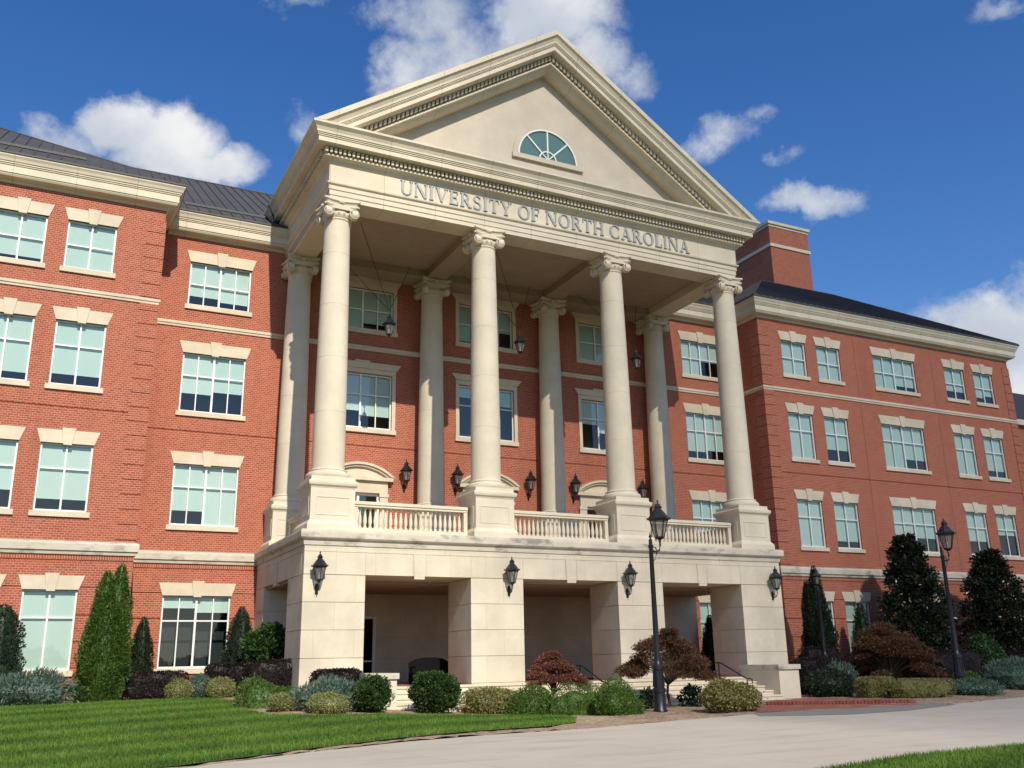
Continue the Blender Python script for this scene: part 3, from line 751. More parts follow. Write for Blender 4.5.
def make_column():
    b = MB(); rb0, rt0 = .515, .43; z0, z1 = 7.60, 16.14
    prof = [(.66, 7.29), (.69, 7.33), (.70, 7.38), (.685, 7.44), (.64, 7.475), (.59, 7.48), (.585, 7.52), (.60, 7.535), (.60, 7.56), (.55, 7.585)]
    for i in range(15):
        t = i/14; r = rb0+(rt0-rb0)*(t**1.7); prof.append((r, z0+(z1-z0)*t))
        if i in (3, 6, 9, 12): prof += [(r-.006, z0+(z1-z0)*t+.004), (r-.006, z0+(z1-z0)*t+.012), (r, z0+(z1-z0)*t+.016)]
    prof += [(.45, 16.15), (.46, 16.18), (.44, 16.21)]
    b.lathe(prof, 40); col = b.build('column', 'limestone', bld, smooth=True)
    p = MB(); p.sqlathe([(.80, DECK), (.80, 5.78), (.785, 5.82), (.74, 5.88), (.705, 5.92), (.70, 6.9), (.72, 6.95), (.77, 7.0), (.785, 7.06), (.785, 7.12), (.72, 7.15), (.70, 7.17), (.70, 7.285), (.66, 7.29)])
    for sx, sy in ((0, -1), (0, 1), (-1, 0), (1, 0)):       # raised panel frame on each face
        q = .716
        if sy: 
            for bx in ((-.5, .5, 6.62, 6.65), (-.5, .5, 6.08, 6.11), (-.53, -.5, 6.08, 6.65), (.5, .53, 6.08, 6.65)): p.box(bx[0], bx[1], min(sy*q, sy*.68), max(sy*q, sy*.68), bx[2], bx[3])
        else:
            for bx in ((-.5, .5, 6.62, 6.65), (-.5, .5, 6.08, 6.11), (-.53, -.5, 6.08, 6.65), (.5, .53, 6.08, 6.65)): p.box(min(sx*q, sx*.68), max(sx*q, sx*.68), bx[0], bx[1], bx[2], bx[3])
    p.build('pedestal', 'limestone', col)
    c = MB()
    c.lathe([(.42, 16.2), (.47, 16.26), (.50, 16.33), (.50, 16.40), (.46, 16.46), (.44, 16.52)], 28)
    c.box(-.46, .46, -.535, .535, 16.48, 16.655); c.box(-.535, .535, -.46, .46, 16.485, 16.65)
    # concave-sided abacus
    def aba(z, h):
        out = []
        for q in range(4):
            a0 = math.pi/2*q-math.pi/4-math.pi/2
            pa = Vector((math.cos(a0), math.sin(a0)))*h*1.414; pb = Vector((math.cos(a0+math.pi/2), math.sin(a0+math.pi/2)))*h*1.414; mid = (pa+pb)/2
            e = .06
            for t in (e, .2, .35, .5, .65, .8, 1-e):
                s = 1-(1-(2*t-1)**2)*.22; w = pa.lerp(pb, t); out.append(((mid+(w-mid)).x*1.0*(s if abs(mid.x) > abs(mid.y) else 1), (w.y*(s if abs(mid.y) > abs(mid.x) else 1)), z))
        return out
    rg = [aba(16.66, .54), aba(16.70, .57), aba(16.76, .60), aba(16.78, .66), aba(16.83, .67), aba(16.845, .66)]
    c.sweep(rg, close=True); o = len(c.v); c.v.extend(rg[0]); c.v.extend(rg[-1]); n = len(rg[0]); c.f.append(tuple(range(o, o+n))[::-1]); c.f.append(tuple(range(o+n, o+2*n)))
    for sx in (-1, 1):
        for sy in (-1, 1):
            a = R(20)
            volute(c, sx*.44, sy*.555, 16.37, sx*.06, sy)
            volute(c, sx*.555, sy*.44, 16.37, sx, sy*.06)
            c.tube([(sx*.28, sy*.50, 16.60), (sx*.42, sy*.53, 16.60), (sx*.56, sy*.57, 16.63)], [.05, .055, .04], 6)
            c.tube([(sx*.50, sy*.28, 16.60), (sx*.53, sy*.42, 16.60), (sx*.57, sy*.56, 16.63)], [.05, .055, .04], 6)
    for k in range(18):                                        # egg moulding
        a = 2*math.pi*k/18; c.lathe([(.012, -.07), (.045, -.03), (.05, .02), (.02, .06)], 6, (math.cos(a)*.49, math.sin(a)*.49), 16.37)
    for sx, sy in ((0, -1), (0, 1), (1, 0), (-1, 0)):            # flower on each abacus side
        c.lathe([(.01, -.09), (.09, -.05), (.11, 0), (.09, .05), (.01, .09)], 8, (sx*.50, sy*.50), 16.74)
    c.build('capital', 'limestone', col, smooth=True)
    return col
col0 = make_column(); col0.location = (-A, 0, 0)
for x in (-B, B, A): part_dup(col0, bld, (x, 0, 0))
for x in (-A, -B, B, A): part_dup(col0, bld, (x, 5.12, 0))

# balustrades between the pedestals
def balustrade(axis, p, a0, a1):
    def bx(b, u0, u1, w, z0, z1):
        return b.box(u0, u1, p-w, p+w, z0, z1) if axis == 'x' else b.box(p-w, p+w, u0, u1, z0, z1)
    b = MB(); bx(b, a0, a1, .15, DECK+.0, 5.80); bx(b, a0, a1, .16, 6.46, 6.53); bx(b, a0, a1, .19, 6.532, 6.62); bx(b, a0, a1, .13, 6.622, 6.64)
    for u in (a0, a1-.13): bx(b, u, u+.13, .14, 5.8, 6.46)
    o = b.build('balustrade', 'limestone', bld)
    n = int((a1-a0-.3)/.165); pr = MB()
    pr.lathe([(.06, 0), (.06, .06), (.035, .08), (.05, .14), (.062, .22), (.055, .32), (.035, .46), (.032, .54), (.045, .56), (.032, .58), (.055, .60), (.06, .66)], 8)
    ref = None
    for i in range(n):
        u = a0+.15+(a1-a0-.3)*(i+.5)/n; loc = (u, p, 5.8) if axis == 'x' else (p, u, 5.8)
        if ref is None: ref = pr.build('baluster', 'limestone', o, smooth=True, loc=loc)
        else:
            q = ref.copy(); COL.objects.link(q); q.parent = o; q.location = loc
for a, c in ((-A+.81, -B-.81), (-B+.81, B-.81), (B+.81, A-.81)): balustrade('x', -.12, a, c)
for s in (-1, 1): balustrade('y', s*A, .81, 4.31)

# ------------------------------------------------------------------ entablature and pediment
F = A+.47
def ushape(prof, yback=D-.006):
    rings = []
    for i in range(4):
        rings.append([([(-F-o, yback), (-F-o, -.47-o), (F+o, -.47-o), (F+o, yback)][i]+(z,)) for o, z in prof])
    return rings
ent = MB()
ent.sweep(ushape([(-.94, 17.17), (-.94, 16.85), (-.06, 16.85), (-.06, 17.0), (-.03, 17.015), (-.03, 17.19), (0, 17.205), (0, 17.36), (.03, 17.37), (.06, 17.40), (.07, 17.45), (.02, 17.48), (.0, 17.48), (0, 18.16)]))
entab = ent.build('entablature', 'cornice_stone', bld)
HC = [(0, 18.12), (.05, 18.16), (.08, 18.24), (.19, 18.29), (.24, 18.31), (.24, 18.385), (.13, 18.39), (.13, 18.60), (.52, 18.61), (.55, 18.63), (.55, 18.80), (.58, 18.81), (.58, 18.85), (.61, 18.86), (.61, 18.90), (.64, 18.91), (.65, 18.98), (.70, 19.08), (.78, 19.16), (.80, 19.18), (.80, 19.26), (-.1, 19.28)]
hc = MB(); hc.sweep(ushape(HC))
n = int(2*(F+.25)/.155)
for i in range(n):
    x = -(F+.28)+2*(F+.28)*(i+.5)/n; hc.box(x-.044, x+.044, -.47-.34, -.47-.125, 18.405, 18.575)
m = int(6.0/.152)
for s in (-1, 1):
    for i in range(m):
        y = -.5+(D+.3)*(i+.5)/m; x0, x1 = sorted((s*(F+.125), s*(F+.34))); hc.box(x0, x1, y-.044, y+.044, 18.405, 18.575)
hc.build('cornice', 'cornice_stone', bld)

TH = .683; AP = 24.05; TY = -.42
ped = MB(); zb = 19.27; xb = (AP+.25-zb)/TH
RC = [(-.5, .32), (-.12, .30), (-.02, .34), (.05, .42), (.08, .47), (.22, .50), (.22, .60), (.10, .605), (.10, .83), (.50, .85), (.58, .88), (.60, .90), (.60, 1.08), (.63, 1.09), (.63, 1.12), (.66, 1.13), (.66, 1.17), (.69, 1.18), (.70, 1.26), (.76, 1.38), (.83, 1.45), (.85, 1.46), (.85, 1.68), (-.3, 1.70)]
rings = [[(-(AP+h-zb)/TH, TY-o, zb) for o, h in RC], [(0, TY-o, AP+h) for o, h in RC], [((AP+h-zb)/TH, TY-o, zb) for o, h in RC]]
ped.sweep(rings)
for s in (-1, 1):                                               # raking dentils
    L = (AP+.64-zb)/TH; n = int(L/.165)
    for i in range(n):
        x = L*(i+.5)/n; zc = AP+.725-TH*x
        if zc < zb+.12: continue
        w = .05; h = .085
        V = []
        for yy in (TY-.32, TY-.09):
            for dx, dz in ((-w, -h), (w, -h), (w, h), (-w, h)): V.append((s*(x+dx), yy, zc+dz-TH*dx))
        ped.add(V, ((0, 1, 2, 3), (7, 6, 5, 4), (0, 4, 5, 1), (1, 5, 6, 2), (2, 6, 7, 3), (3, 7, 4, 0)))
ped.build('raking_cornice', 'cornice_stone', bld)
tp = MB(); TY += .5; xt = (AP+.4-zb)/TH; tp.prism([(-xt, zb), (xt, zb), (0, AP+.4)], TY+.0, TY+.3)
tp.build('tympanum', 'stucco', bld)
# lead-free joints of the raking cornice come from thin recessed strips
# half-round window
fx, fz, fr_ = .12, 20.62, 1.26
def arc(r, n=28, a0=0., a1=math.pi): return [(fx+r*math.cos(a0+(a1-a0)*i/n), fz+r*math.sin(a0+(a1-a0)*i/n)) for i in range(n+1)]
def ring(b, r0, r1, y0, y1, n=28):
    p, q = arc(r0, n), arc(r1, n)
    for i in range(n):
        b.prism([p[i], q[i], q[i+1], p[i+1]], y0, y1)
fs = MB(); ring(fs, fr_, fr_+.06, TY-.06, TY+.02)
for a in (45, 90, 135):
    c, s = math.cos(R(a)), math.sin(R(a)); w = .03
    fs.prism([(fx+.36*c-w*s, fz+.36*s+w*c), (fx+.36*c+w*s, fz+.36*s-w*c), (fx+fr_*c+w*s, fz+fr_*s-w*c), (fx+fr_*c-w*s, fz+fr_*s+w*c)], TY-.05, TY+.01)
ring(fs, .34, .39, TY-.052, TY+.01, 14)
for a in (45, 90, 135):
    c, s = math.cos(R(a)), math.sin(R(a)); w = .022
    fs.prism([(fx-w*s, fz+w*c), (fx+w*s, fz-w*c), (fx+.34*c+w*s, fz+.34*s-w*c), (fx+.34*c-w*s, fz+.34*s+w*c)], TY-.048-.001*a/45, TY+.01)
fan = fs.build('half_round_window', 'white_frame', bld)
g = MB(); g.add([(x, TY-.012, z) for x, z in arc(fr_)[::-1]], (tuple(range(29))[::-1],))
g.build('pane', 'window_glass', fan, fix=False)
g = MB(); g.add([(x, TY-.006, z) for x, z in arc(fr_)], (tuple(range(29)),)); g.build('backing', 'fan_backing', fan)
sr = MB(); ring(sr, fr_+.062, fr_+.27, TY-.045, TY+.02); sr.box(fx-fr_-.32, fx+fr_+.32, TY-.12, TY+.02, fz-.2, fz-.003)
sr.build('surround', 'stucco', fan)

# portico roof (gable running back over the main roof) and ceiling with beams
pr = MB(); y0, y1 = -1.0, 15.5; ex = (AP+1.70-zb)/TH-.0
for s in (-1, 1):
    a = (s*ex, y0, zb+.0); c = (s*ex, y1, zb+.0); d = (0, y1, AP+1.69); e = (0, y0, AP+1.69)
    pr.quad(a, c, d, e)
    for dz in (.0,):
        pr.box(min(s*ex, s*(ex-.1)), max(s*ex, s*(ex-.1)), y0+.3, y1, zb-.03, zb+.06)
    y = y0+1.2
    while y < y1:
        p, q = Vector((s*ex, y, zb)), Vector((0, y, AP+1.69)); nn = Vector((s*TH, 0, 1)).normalized()*.05; w = Vector((0, .016, 0))
        pr.add([p-w, p+w, p+w+nn, p-w+nn, q-w, q+w, q+w+nn, q-w+nn], ((0, 1, 2, 3), (0, 3, 7, 4), (1, 5, 6, 2), (3, 2, 6, 7))); y += .45
pr.add([(-ex, y1, zb), (ex, y1, zb), (0, y1, AP+1.69)], ((0, 1, 2),))
pr.build('roof', 'roof_metal', bld)
# side cornice carried back above the main roof
for s in (-1, 1):
    MB().sweep([[(s*(F+o), y, z) for o, z in HC] for y in (D-.2, 10.5)]).build('cornice', 'limestone', bld)
    MB().box(min(s*(F-.02), s*(F-.3)), max(s*(F-.02), s*(F-.3)), D+.1, 12, 18.0, 19.2).build('entablature', 'limestone', bld)
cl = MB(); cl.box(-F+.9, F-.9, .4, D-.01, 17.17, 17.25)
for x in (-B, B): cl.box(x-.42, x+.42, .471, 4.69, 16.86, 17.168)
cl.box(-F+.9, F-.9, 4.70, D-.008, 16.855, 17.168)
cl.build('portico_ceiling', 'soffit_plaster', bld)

# balcony doors with segmental pediments
for x, w in DOORS:
    b = MB(); b.box(x-w, x-w+.09, D+.02, D+.09, DECK, 8.0); b.box(x+w-.09, x+w, D+.02, D+.09, DECK, 8.0); b.box(x-w+.09, x+w-.09, D+.022, D+.09, 7.9, 8.0)
    b.box(x-.05, x+.05, D+.024, D+.09, DECK, 7.9); b.box(x-w+.09, x+w-.09, D+.026, D+.09, 7.55, 7.63); b.box(x-w+.09, x+w-.09, D+.026, D+.09, DECK, 5.95)
    d = b.build('balcony_door', 'white_frame', bld)
    MB().box(x-w, x+w, D+.07, D+.08, DECK, 8.0).build('pane', 'window_glass', d)
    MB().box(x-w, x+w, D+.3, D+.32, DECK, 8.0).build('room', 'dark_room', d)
    s = MB()
    for u in (x-w-.32, x+w+.001): s.box(u, u+.319, D-.10, D+.02, DECK, 8.0); s.box(u-.03, u+.349, D-.13, D+.02, 7.86, 7.999)
    s.box(x-w-.3, x+w+.3, D-.12, D+.02, 8.002, 8.46); s.box(x-w-.48, x+w+.48, D-.25, D+.02, 8.462, 8.6)
    n = 16; hw = w+.55; rad = (hw*hw+.56*.56)/(2*.56); cz = 8.6+.56-rad; am = math.asin(hw/rad)
    def ap(r): return [(x+r*math.sin(-am+2*am*i/n), max(8.602, cz+r*math.cos(-am+2*am*i/n))) for i in range(n+1)]
    p, q, q2 = ap(rad-.17), ap(rad), ap(rad-.09)
    for i in range(n):
        if abs(p[i][1]-q[i][1])+abs(p[i+1][1]-q[i+1][1]) > .01:
            s.prism([p[i], q2[i], q2[i+1], p[i+1]], D-.2, D+.02); s.prism([q2[i], q[i], q[i+1], q2[i+1]], D-.27, D+.02)
    s.add([(a, D-.10, c) for a, c in p]+[(x+hw*.9, D-.10, 8.6), (x-hw*.9, D-.10, 8.6)], (tuple(range(n+3)),))
    s.build('door_surround', 'trim_stone', d)

# ------------------------------------------------------------------ lettering on the frieze (built stroke by stroke)
def glyph(ch):
    """polygons on a cap height of 1; returns (polys, advance)"""
    T, t, s, sh = .155, .07, .065, .05
    P = []
    def rect(x0, x1, z0, z1): P.append([(x0, z0), (x1, z0), (x1, z1), (x0, z1)])
    def stem(x, w=T, z0=0., z1=1., bot=True, top=True):
        rect(x, x+w, z0, z1)
        if bot: rect(x-s, x+w+s, 0, sh)
        if top: rect(x-s, x+w+s, 1-sh, 1)
    def diag(xa, xb, w, z0=0., z1=1.): P.append([(xa, z0), (xa+w, z0), (xb+w, z1), (xb, z1)])
    def ringp(cx, cz, rx, rz, w, h, a0, a1, n=18):
        for i in range(n):
            p = [R(a0+(a1-a0)*j/n) for j in (i, i+1)]
            P.append([(cx+rx*math.cos(p[0]), cz+rz*math.sin(p[0])), (cx+rx*math.cos(p[1]), cz+rz*math.sin(p[1])), (cx+(rx-w)*math.cos(p[1]), cz+(rz-h)*math.sin(p[1])), (cx+(rx-w)*math.cos(p[0]), cz+(rz-h)*math.sin(p[0]))])
    if ch == 'I': stem(s); adv = T+2*s
    elif ch == 'U':
        stem(s, bot=False, z0=.33); stem(s+.58, t, bot=False, z0=.33); ringp(s+.29+t/2, .36, .29+t/2, .38, T*.8, t, 180, 360); adv = .58+t+2*s
    elif ch == 'N':
        stem(s, t); stem(s+.62, t, bot=False); diag(s+.62+t-T, s-.02, T*1.1); adv = .62+t+2*s
    elif ch == 'V':
        diag(.34, .05, T*.95); P.append([(.36, 0), (.36+t, 0), (.74, 1), (.74-t, 1)]); rect(0, .05+T+s, 1-sh, 1); rect(.58, .82, 1-sh, 1); adv = .80
    elif ch == 'E':
        stem(s); rect(s+T, .56, 0, t); rect(s+T, .54, 1-t, 1); rect(s+T, .45, .49, .49+t); rect(.51, .58, 0, .24); rect(.49, .56, .78, 1); rect(.42, .47, .4, .64); adv = .60
    elif ch == 'F':
        stem(s); rect(s+T, .54, 1-t, 1); rect(s+T, .45, .48, .48+t); rect(.49, .56, .76, 1); rect(.42, .47, .39, .63); adv = .57
    elif ch == 'L':
        stem(s); rect(s+T, .54, 0, t); rect(.49, .57, 0, .27); adv = .58
    elif ch == 'T':
        stem(.26, top=False); rect(0, .67, 1-t, 1); rect(0, .06, .75, 1); rect(.61, .67, .75, 1); adv = .67
    elif ch == 'R':
        stem(s); ringp(s+T+.06, .74, .31, .26, T*.9, t, -90, 90, 12); rect(s+T, s+T+.07, 1-t, 1); rect(s+T, s+T+.07, .48, .48+t); diag(.56, .27, T, 0, .5); rect(.52, .77, 0, sh); adv = .74
    elif ch == 'Y':
        stem(.30, z1=.5, top=False); P.append([(.30, .45), (.30+T, .5), (.05+T, 1), (.05, 1)]); P.append([(.38, .5), (.45, .45), (.70, 1), (.62, 1)]); rect(0, .28, 1-sh, 1); rect(.52, .78, 1-sh, 1); adv = .76
    elif ch == 'O': ringp(.42, .5, .42, .52, T, t, 0, 360, 30); adv = .84
    elif ch == 'C': ringp(.42, .5, .42, .52, T, t, 42, 318, 26); rect(.68, .74, .70, .98); rect(.69, .74, .05, .24); adv = .76
    elif ch == 'H': stem(s); stem(s+.52); rect(s+T, s+.52, .48, .48+t); adv = .52+T+2*s
    elif ch == 'A':
        P.append([(.10, 0), (.10+t, 0), (.41, 1), (.36, 1)]); P.append([(.58, 0), (.58+T, 0), (.46, 1.02), (.34, 1.02)]); rect(.20, .58, .30, .30+t); rect(0, .26, 0, sh); rect(.50, .82, 0, sh); adv = .80
    elif ch == 'S':
        ringp(.28, .745, .25, .275, T*.8, t, 30, 270, 16); ringp(.28, .265, .27, .285, T*.8, t, -150, 90, 16); rect(.44, .50, .76, .99); rect(.03, .09, .02, .24); adv = .58
    return P, adv
def lettering():
    text = 'UNIVERSITY OF NORTH CAROLINA'; H = .545; gap = .115; sp = .34
    ws = [sp if c == ' ' else glyph(c)[1]+gap for c in text]; total = sum(ws)-gap
    x0, x1 = -6.17, 6.30; kx = (x1-x0)/total; z0 = 17.545; y = -.47
    root = MB().box(x0-.0, x1, y-.012, y-.002, z0-.055, z0-.035) if False else None
    first = None; x = 0.
    for c, w in zip(text, ws):
        if c != ' ':
            b = MB()
            for i, p in enumerate(glyph(c)[0]):
                b.prism([(x0+(x+px)*kx, z0+pz*H) for px, pz in p], y-.045-.0009*(i % 5), y-.004-.0004*(i % 5))
            b.build('letter', 'letter_metal', entab)
        x += w
lettering()

# ------------------------------------------------------------------ lanterns
def lantern_mesh(parent, z=0., s=1.):
    """six sided tapered lantern; z is the bottom of its cage"""
    def zz(pr): return [(r*s, h*s) for r, h in pr]
    b = MB()
    b.lathe(zz([(.02, -.12), (.05, -.10), (.035, -.06), (.11, -.02), (.14, 0), (.15, .03), (.13, .04)]), 6, z0=z)
    for i in range(6):
        a = math.pi/3*(i+.5); c, n = math.cos(a), math.sin(a)
        b.tube([(c*.14*s, n*.14*s, z+.03*s), (c*.265*s, n*.265*s, z+.52*s)], .014*s, 5)
    b.lathe(zz([(.25, .50), (.29, .51), (.29, .545), (.25, .55)]), 6, z0=z)
    fr = b.build('cage', 'iron', parent)
    MB().lathe(zz([(.125, .03), (.25, .51)]), 6, z0=z, cap=False).build('glass', 'lantern_glass', parent)
    MB().lathe(zz([(.03, .05), (.03, .22), (.022, .24), (.022, .34)]), 8, z0=z).build('lamp_bulb', 'white_frame', parent)
    h = MB(); h.lathe(zz([(.27, .545), (.345, .535), (.35, .56), (.30, .60), (.24, .68), (.17, .77), (.12, .83), (.10, .84), (.10, .89), (.13, .90), (.13, .925), (.085, .94), (.08, 1.0), (.03, 1.02), (.022, 1.06), (.035, 1.085), (.02, 1.12), (.004, 1.15)]), 6, z0=z)
    for i in range(6):
        a = math.pi/3*(i+.5); h.lathe(zz([(.012, 0), (.022, .025), (.006, .06)]), 5, (math.cos(a)*.335*s, math.sin(a)*.335*s), z+.55*s)
    h.build('hood', 'iron', parent)
    return fr

def make_sconce(loc, label, s):
    t = thing('wall_lantern', label, 'lantern', loc, 0, 'wall lanterns on the portico')
    b = MB(); b.box(-.06*s, .06*s, -.03*s, 0, -.32*s, .10*s); b.box(-.045*s, .045*s, -.05*s, -.03*s, -.26*s, .04*s); b.build('wall_plate', 'iron', t)
    m = MB(); q = [(0, -.02*s, -.16*s), (0, -.16*s, -.22*s), (0, -.30*s, -.16*s), (0, -.36*s, -.04*s), (0, -.36*s, .10*s)]
    m.tube(q, .022*s, 6); m.tube([(0, -.03*s, .02*s), (0, -.14*s, -.02*s), (0, -.24*s, -.14*s)], .014*s, 6); m.build('bracket', 'iron', t)
    h = bpy.data.objects.new('lantern_head', None); 
    e = []
    lantern_mesh(t, .2*s, s)
    for ch in t.children:
        if ch.name.split('.')[0] in ('cage', 'glass', 'lamp_bulb', 'hood'): ch.location = (0, -.36*s, 0)
    bpy.data.objects.remove(h)
    return t
sc0 = make_sconce((-8.70, PY0, 3.93), 'black wall lantern on the left end pier beside the purple clipped hedge', .74)
for x, l in ((-2.36, 'black wall lantern on the second pier from the left, between the first two doorway openings'),
             (2.20, 'black wall lantern on the third pier, just left of the tall lamp post'),
             (8.66, 'black wall lantern on the right end pier above the cheek wall')):
    dup(sc0, (x, PY0, 3.97), l)
for x, l in ((-3.62, 'black balcony lantern on the brick wall right of the leftmost balcony door pediment'), (-1.44, 'black balcony lantern on the brick just left of the second front column'),
             (1.87, 'black balcony lantern on the brick wall just right of the middle balcony door'), (4.03, 'black balcony lantern on the brick left of the rightmost balcony door'),
             (7.45, 'black balcony lantern on the brick above the right-hand post lantern, beside the fourth rear column')):
    dup(sc0, (x, D, 8.38), l, scale=1.0)
def make_hang(loc, label):
    t = thing('hanging_lantern', label, 'lantern', loc, 0, 'lanterns hanging under the portico ceiling')
    lantern_mesh(t, -.80, .74)
    m = MB(); top = 17.17-loc[2]
    m.tube([(0, 0, .15), (-1.5, -.95, top)], .011, 5); m.tube([(0, 0, .15), (-1.55, 2.06, top)], .011, 5); m.tube([(0, 0, .15), (1.55, 2.06, top)], .011, 5); m.tube([(0, 0, -.0), (0, 0, .16)], .014, 5); m.build('stay_cables', 'cable', t)
    return t
h0 = make_hang((-5.46, 2.5, 14.15), 'black lantern hanging in front of the fourth floor window left of the second column')
dup(h0, (-.02, 2.5, 14.18), 'black lantern hanging between the second and third front columns')
dup(h0, (5.45, 2.5, 14.20), 'black lantern hanging just right of the third front column')

def at0(x, y): return (x, y, float(terr(x, y))-.02)
def make_post(loc, label, H=5.0, s=.99, arm=.33):
    t = thing('lamp_post', label, 'lamp post', loc, 0, 'black lamp posts along the pavement')
    b = MB(); b.lathe([(.20, 0), (.20, .10), (.17, .14), (.16, .55), (.19, .58), (.19, .66), (.15, .70), (.125, 1.15), (.15, 1.18), (.15, 1.28), (.10, 1.34), (.085, 1.45), (.06, H-.25), (.075, H-.23), (.075, H-.16), (.055, H-.14), (.05, H), (.02, H+.03), (.05, H+.09), (.02, H+.15), (.004, H+.24)], 14)
    for i in range(10):
        a = 2*math.pi*i/10; b.tube([(math.cos(a)*.155, math.sin(a)*.155, .72), (math.cos(a)*.13, math.sin(a)*.13, 1.14)], .016, 5)
    b.build('post', 'iron', t, smooth=True)
    m = MB(); m.tube([(.04, 0, H-.32), (arm*.5, 0, H-.34), (arm*.9, 0, H-.30), (arm, 0, H-.16), (arm, 0, H-.02)], .028, 8); m.tube([(.05, 0, H-.62), (.13, 0, H-.55), (arm*.62, 0, H-.36)], .02, 6)
    m.tube([(.05, 0, H-.2), (.16, 0, H-.22), (.2, 0, H-.3)], .014, 6); m.build('arm', 'iron', t)
    lantern_mesh(t, H+.06, s)
    for ch in t.children:
        if ch.name.split('.')[0] in ('cage', 'glass', 'lamp_bulb', 'hood'): ch.location = (arm, 0, 0)
    return t
lp0 = make_post((-.34, -6.1, .22), 'tall black lamp post standing in the mulch before the portico', 4.78)
dup(lp0, (13.56, -4.6, .30), 'tall black lamp post behind the clipped yellow hedge before the right wing', scale=1.05)
make_post(at0(11.95, .2), 'small black lamp post half hidden against the tall twin cypress on the right', 3.95, .60, .0)

# ------------------------------------------------------------------ bench on the porch
t = thing('porch_bench', 'dark bench with arched back standing on the porch behind the round shrub', 'bench', (-4.02, 1.6, FL-.1), 0)
b = MB(); b.prism([(-.72, .12), (.72, .12), (.72, .80), (.5, .90), (.2, .95), (-.2, .95), (-.5, .90), (-.72, .80)], .30, .34); b.build('backrest', 'bench_paint', t)
MB().box(-.72, .72, -.2, .30, .40, .45).build('seat', 'bench_paint', t)
for x in (-.68, .62):
    for y in (-.18, .26): MB().box(x, x+.06, y, y+.06, 0, .40).build('leg', 'bench_paint', t)
    MB().box(x, x+.06, -.2, .30, .62, .66).build('armrest', 'bench_paint', t)

# soldier course of bricks edging the brick walk
b = MB(); rg = random.Random(5)
P0, P1 = Vector((4.75, -7.35)), Vector((7.75, -6.75))
nb = 40
P0, P1 = Vector((3.9, -5.55)), Vector((7.9, -7.35))
for i in range(nb):
    c = P0.lerp(P1, (i+.5)/nb); zt = float(terr(c.x, c.y)); w = (P1-P0).length/nb*.42
    d = (P1-P0).normalized(); e = Vector((-d.y, d.x))*.06
    h = .10+rg.uniform(-.012, .012)
    pts = [c-d*w-e, c+d*w-e, c+d*w+e, c-d*w+e]
    b.prism([(p.x, p.y) for p in pts], zt-.05, zt+h, 'z')
tag(b.build('brick_edging', 'edging_brick'), 'row of upright red bricks edging the brick walk below the clipped hedge', 'edging')

# ------------------------------------------------------------------ distant block at the right edge
t = thing('distant_building', 'dark roofed brick building just showing past the far end of the right wing', 'building', (52, 16, 0))
MB().box(-3.5, 20, 0, 14, 0, 18.1).build('wall', 'red_brick', t)
MB().box(-3.8, 20.3, -.3, 14.3, 18.1, 18.6).build('cornice', 'limestone', t)
b = MB(); b.add([(-3.9, -.4, 18.6), (20.4, -.4, 18.6), (20.4, 14.4, 18.6), (-3.9, 14.4, 18.6), (.2, 3.6, 22.2), (16, 3.6, 22.2), (16, 10.5, 22.2), (.2, 10.5, 22.2)],
                ((0, 1, 5, 4), (1, 2, 6, 5), (2, 3, 7, 6), (3, 0, 4, 7), (4, 5, 6, 7))); b.build('roof', 'shingle', t)

# ------------------------------------------------------------------ planting
def leaves(P, N, L, Wd, g, spread=.8, droop=0.):
    """diamond leaves at P growing roughly along N"""
    n = len(P); d = N+g.normal(0, spread, (n, 3)); d[:, 2] -= droop; d /= np.linalg.norm(d, axis=1)[:, None]+1e-9
    s = np.cross(d, g.normal(0, 1, (n, 3))); s /= np.linalg.norm(s, axis=1)[:, None]+1e-9
    l = (L*g.uniform(.6, 1.3, n))[:, None]; w = (Wd*g.uniform(.7, 1.25, n))[:, None]
    up = np.cross(s, d)*w*.3
    return np.stack([P, P+d*l*.5+s*w-up*0, P+d*l, P+d*l*.5-s*w], 1).reshape(-1, 3)
def lump(D3, g, k=9, amp=.18):
    f = np.zeros(len(D3))
    for _ in range(k):
        c = g.normal(0, 1, 3); c /= np.linalg.norm(c); f += g.uniform(-.4, 1)*np.clip((D3@c-.62)/.38, 0, 1)**1.5
    return 1+amp*(f-.3)
def dirs_on_sphere(n, g):
    d = g.normal(0, 1, (n, 3)); return d/np.linalg.norm(d, axis=1)[:, None]
def core(parent, kind, a, b, c, zc, m, p=2., lumpf=None, sc=.84):
    """an uneven opaque heart of twigs and leaves inside the crown"""
    bm = bmesh.new(); bmesh.ops.create_icosphere(bm, subdivisions=3, radius=1)
    D3 = np.array([v.co[:] for v in bm.verts]); D3 /= np.linalg.norm(D3, axis=1)[:, None]
    r = 1/((np.abs(D3[:, 0]/a)**p+np.abs(D3[:, 1]/b)**p+np.abs(D3[:, 2]/c)**p)**(1/p))
    if lumpf is not None: r = r*lumpf(D3)
    Q = D3*(r*sc)[:, None]; Q[:, 2] += zc; Q[:, 2] = np.maximum(Q[:, 2], -.05)
    for v, q in zip(bm.verts, Q): v.co = q
    V = np.array([[v.co[:] for v in f.verts] for f in bm.faces]).reshape(-1, 3); bm.free()
    return V

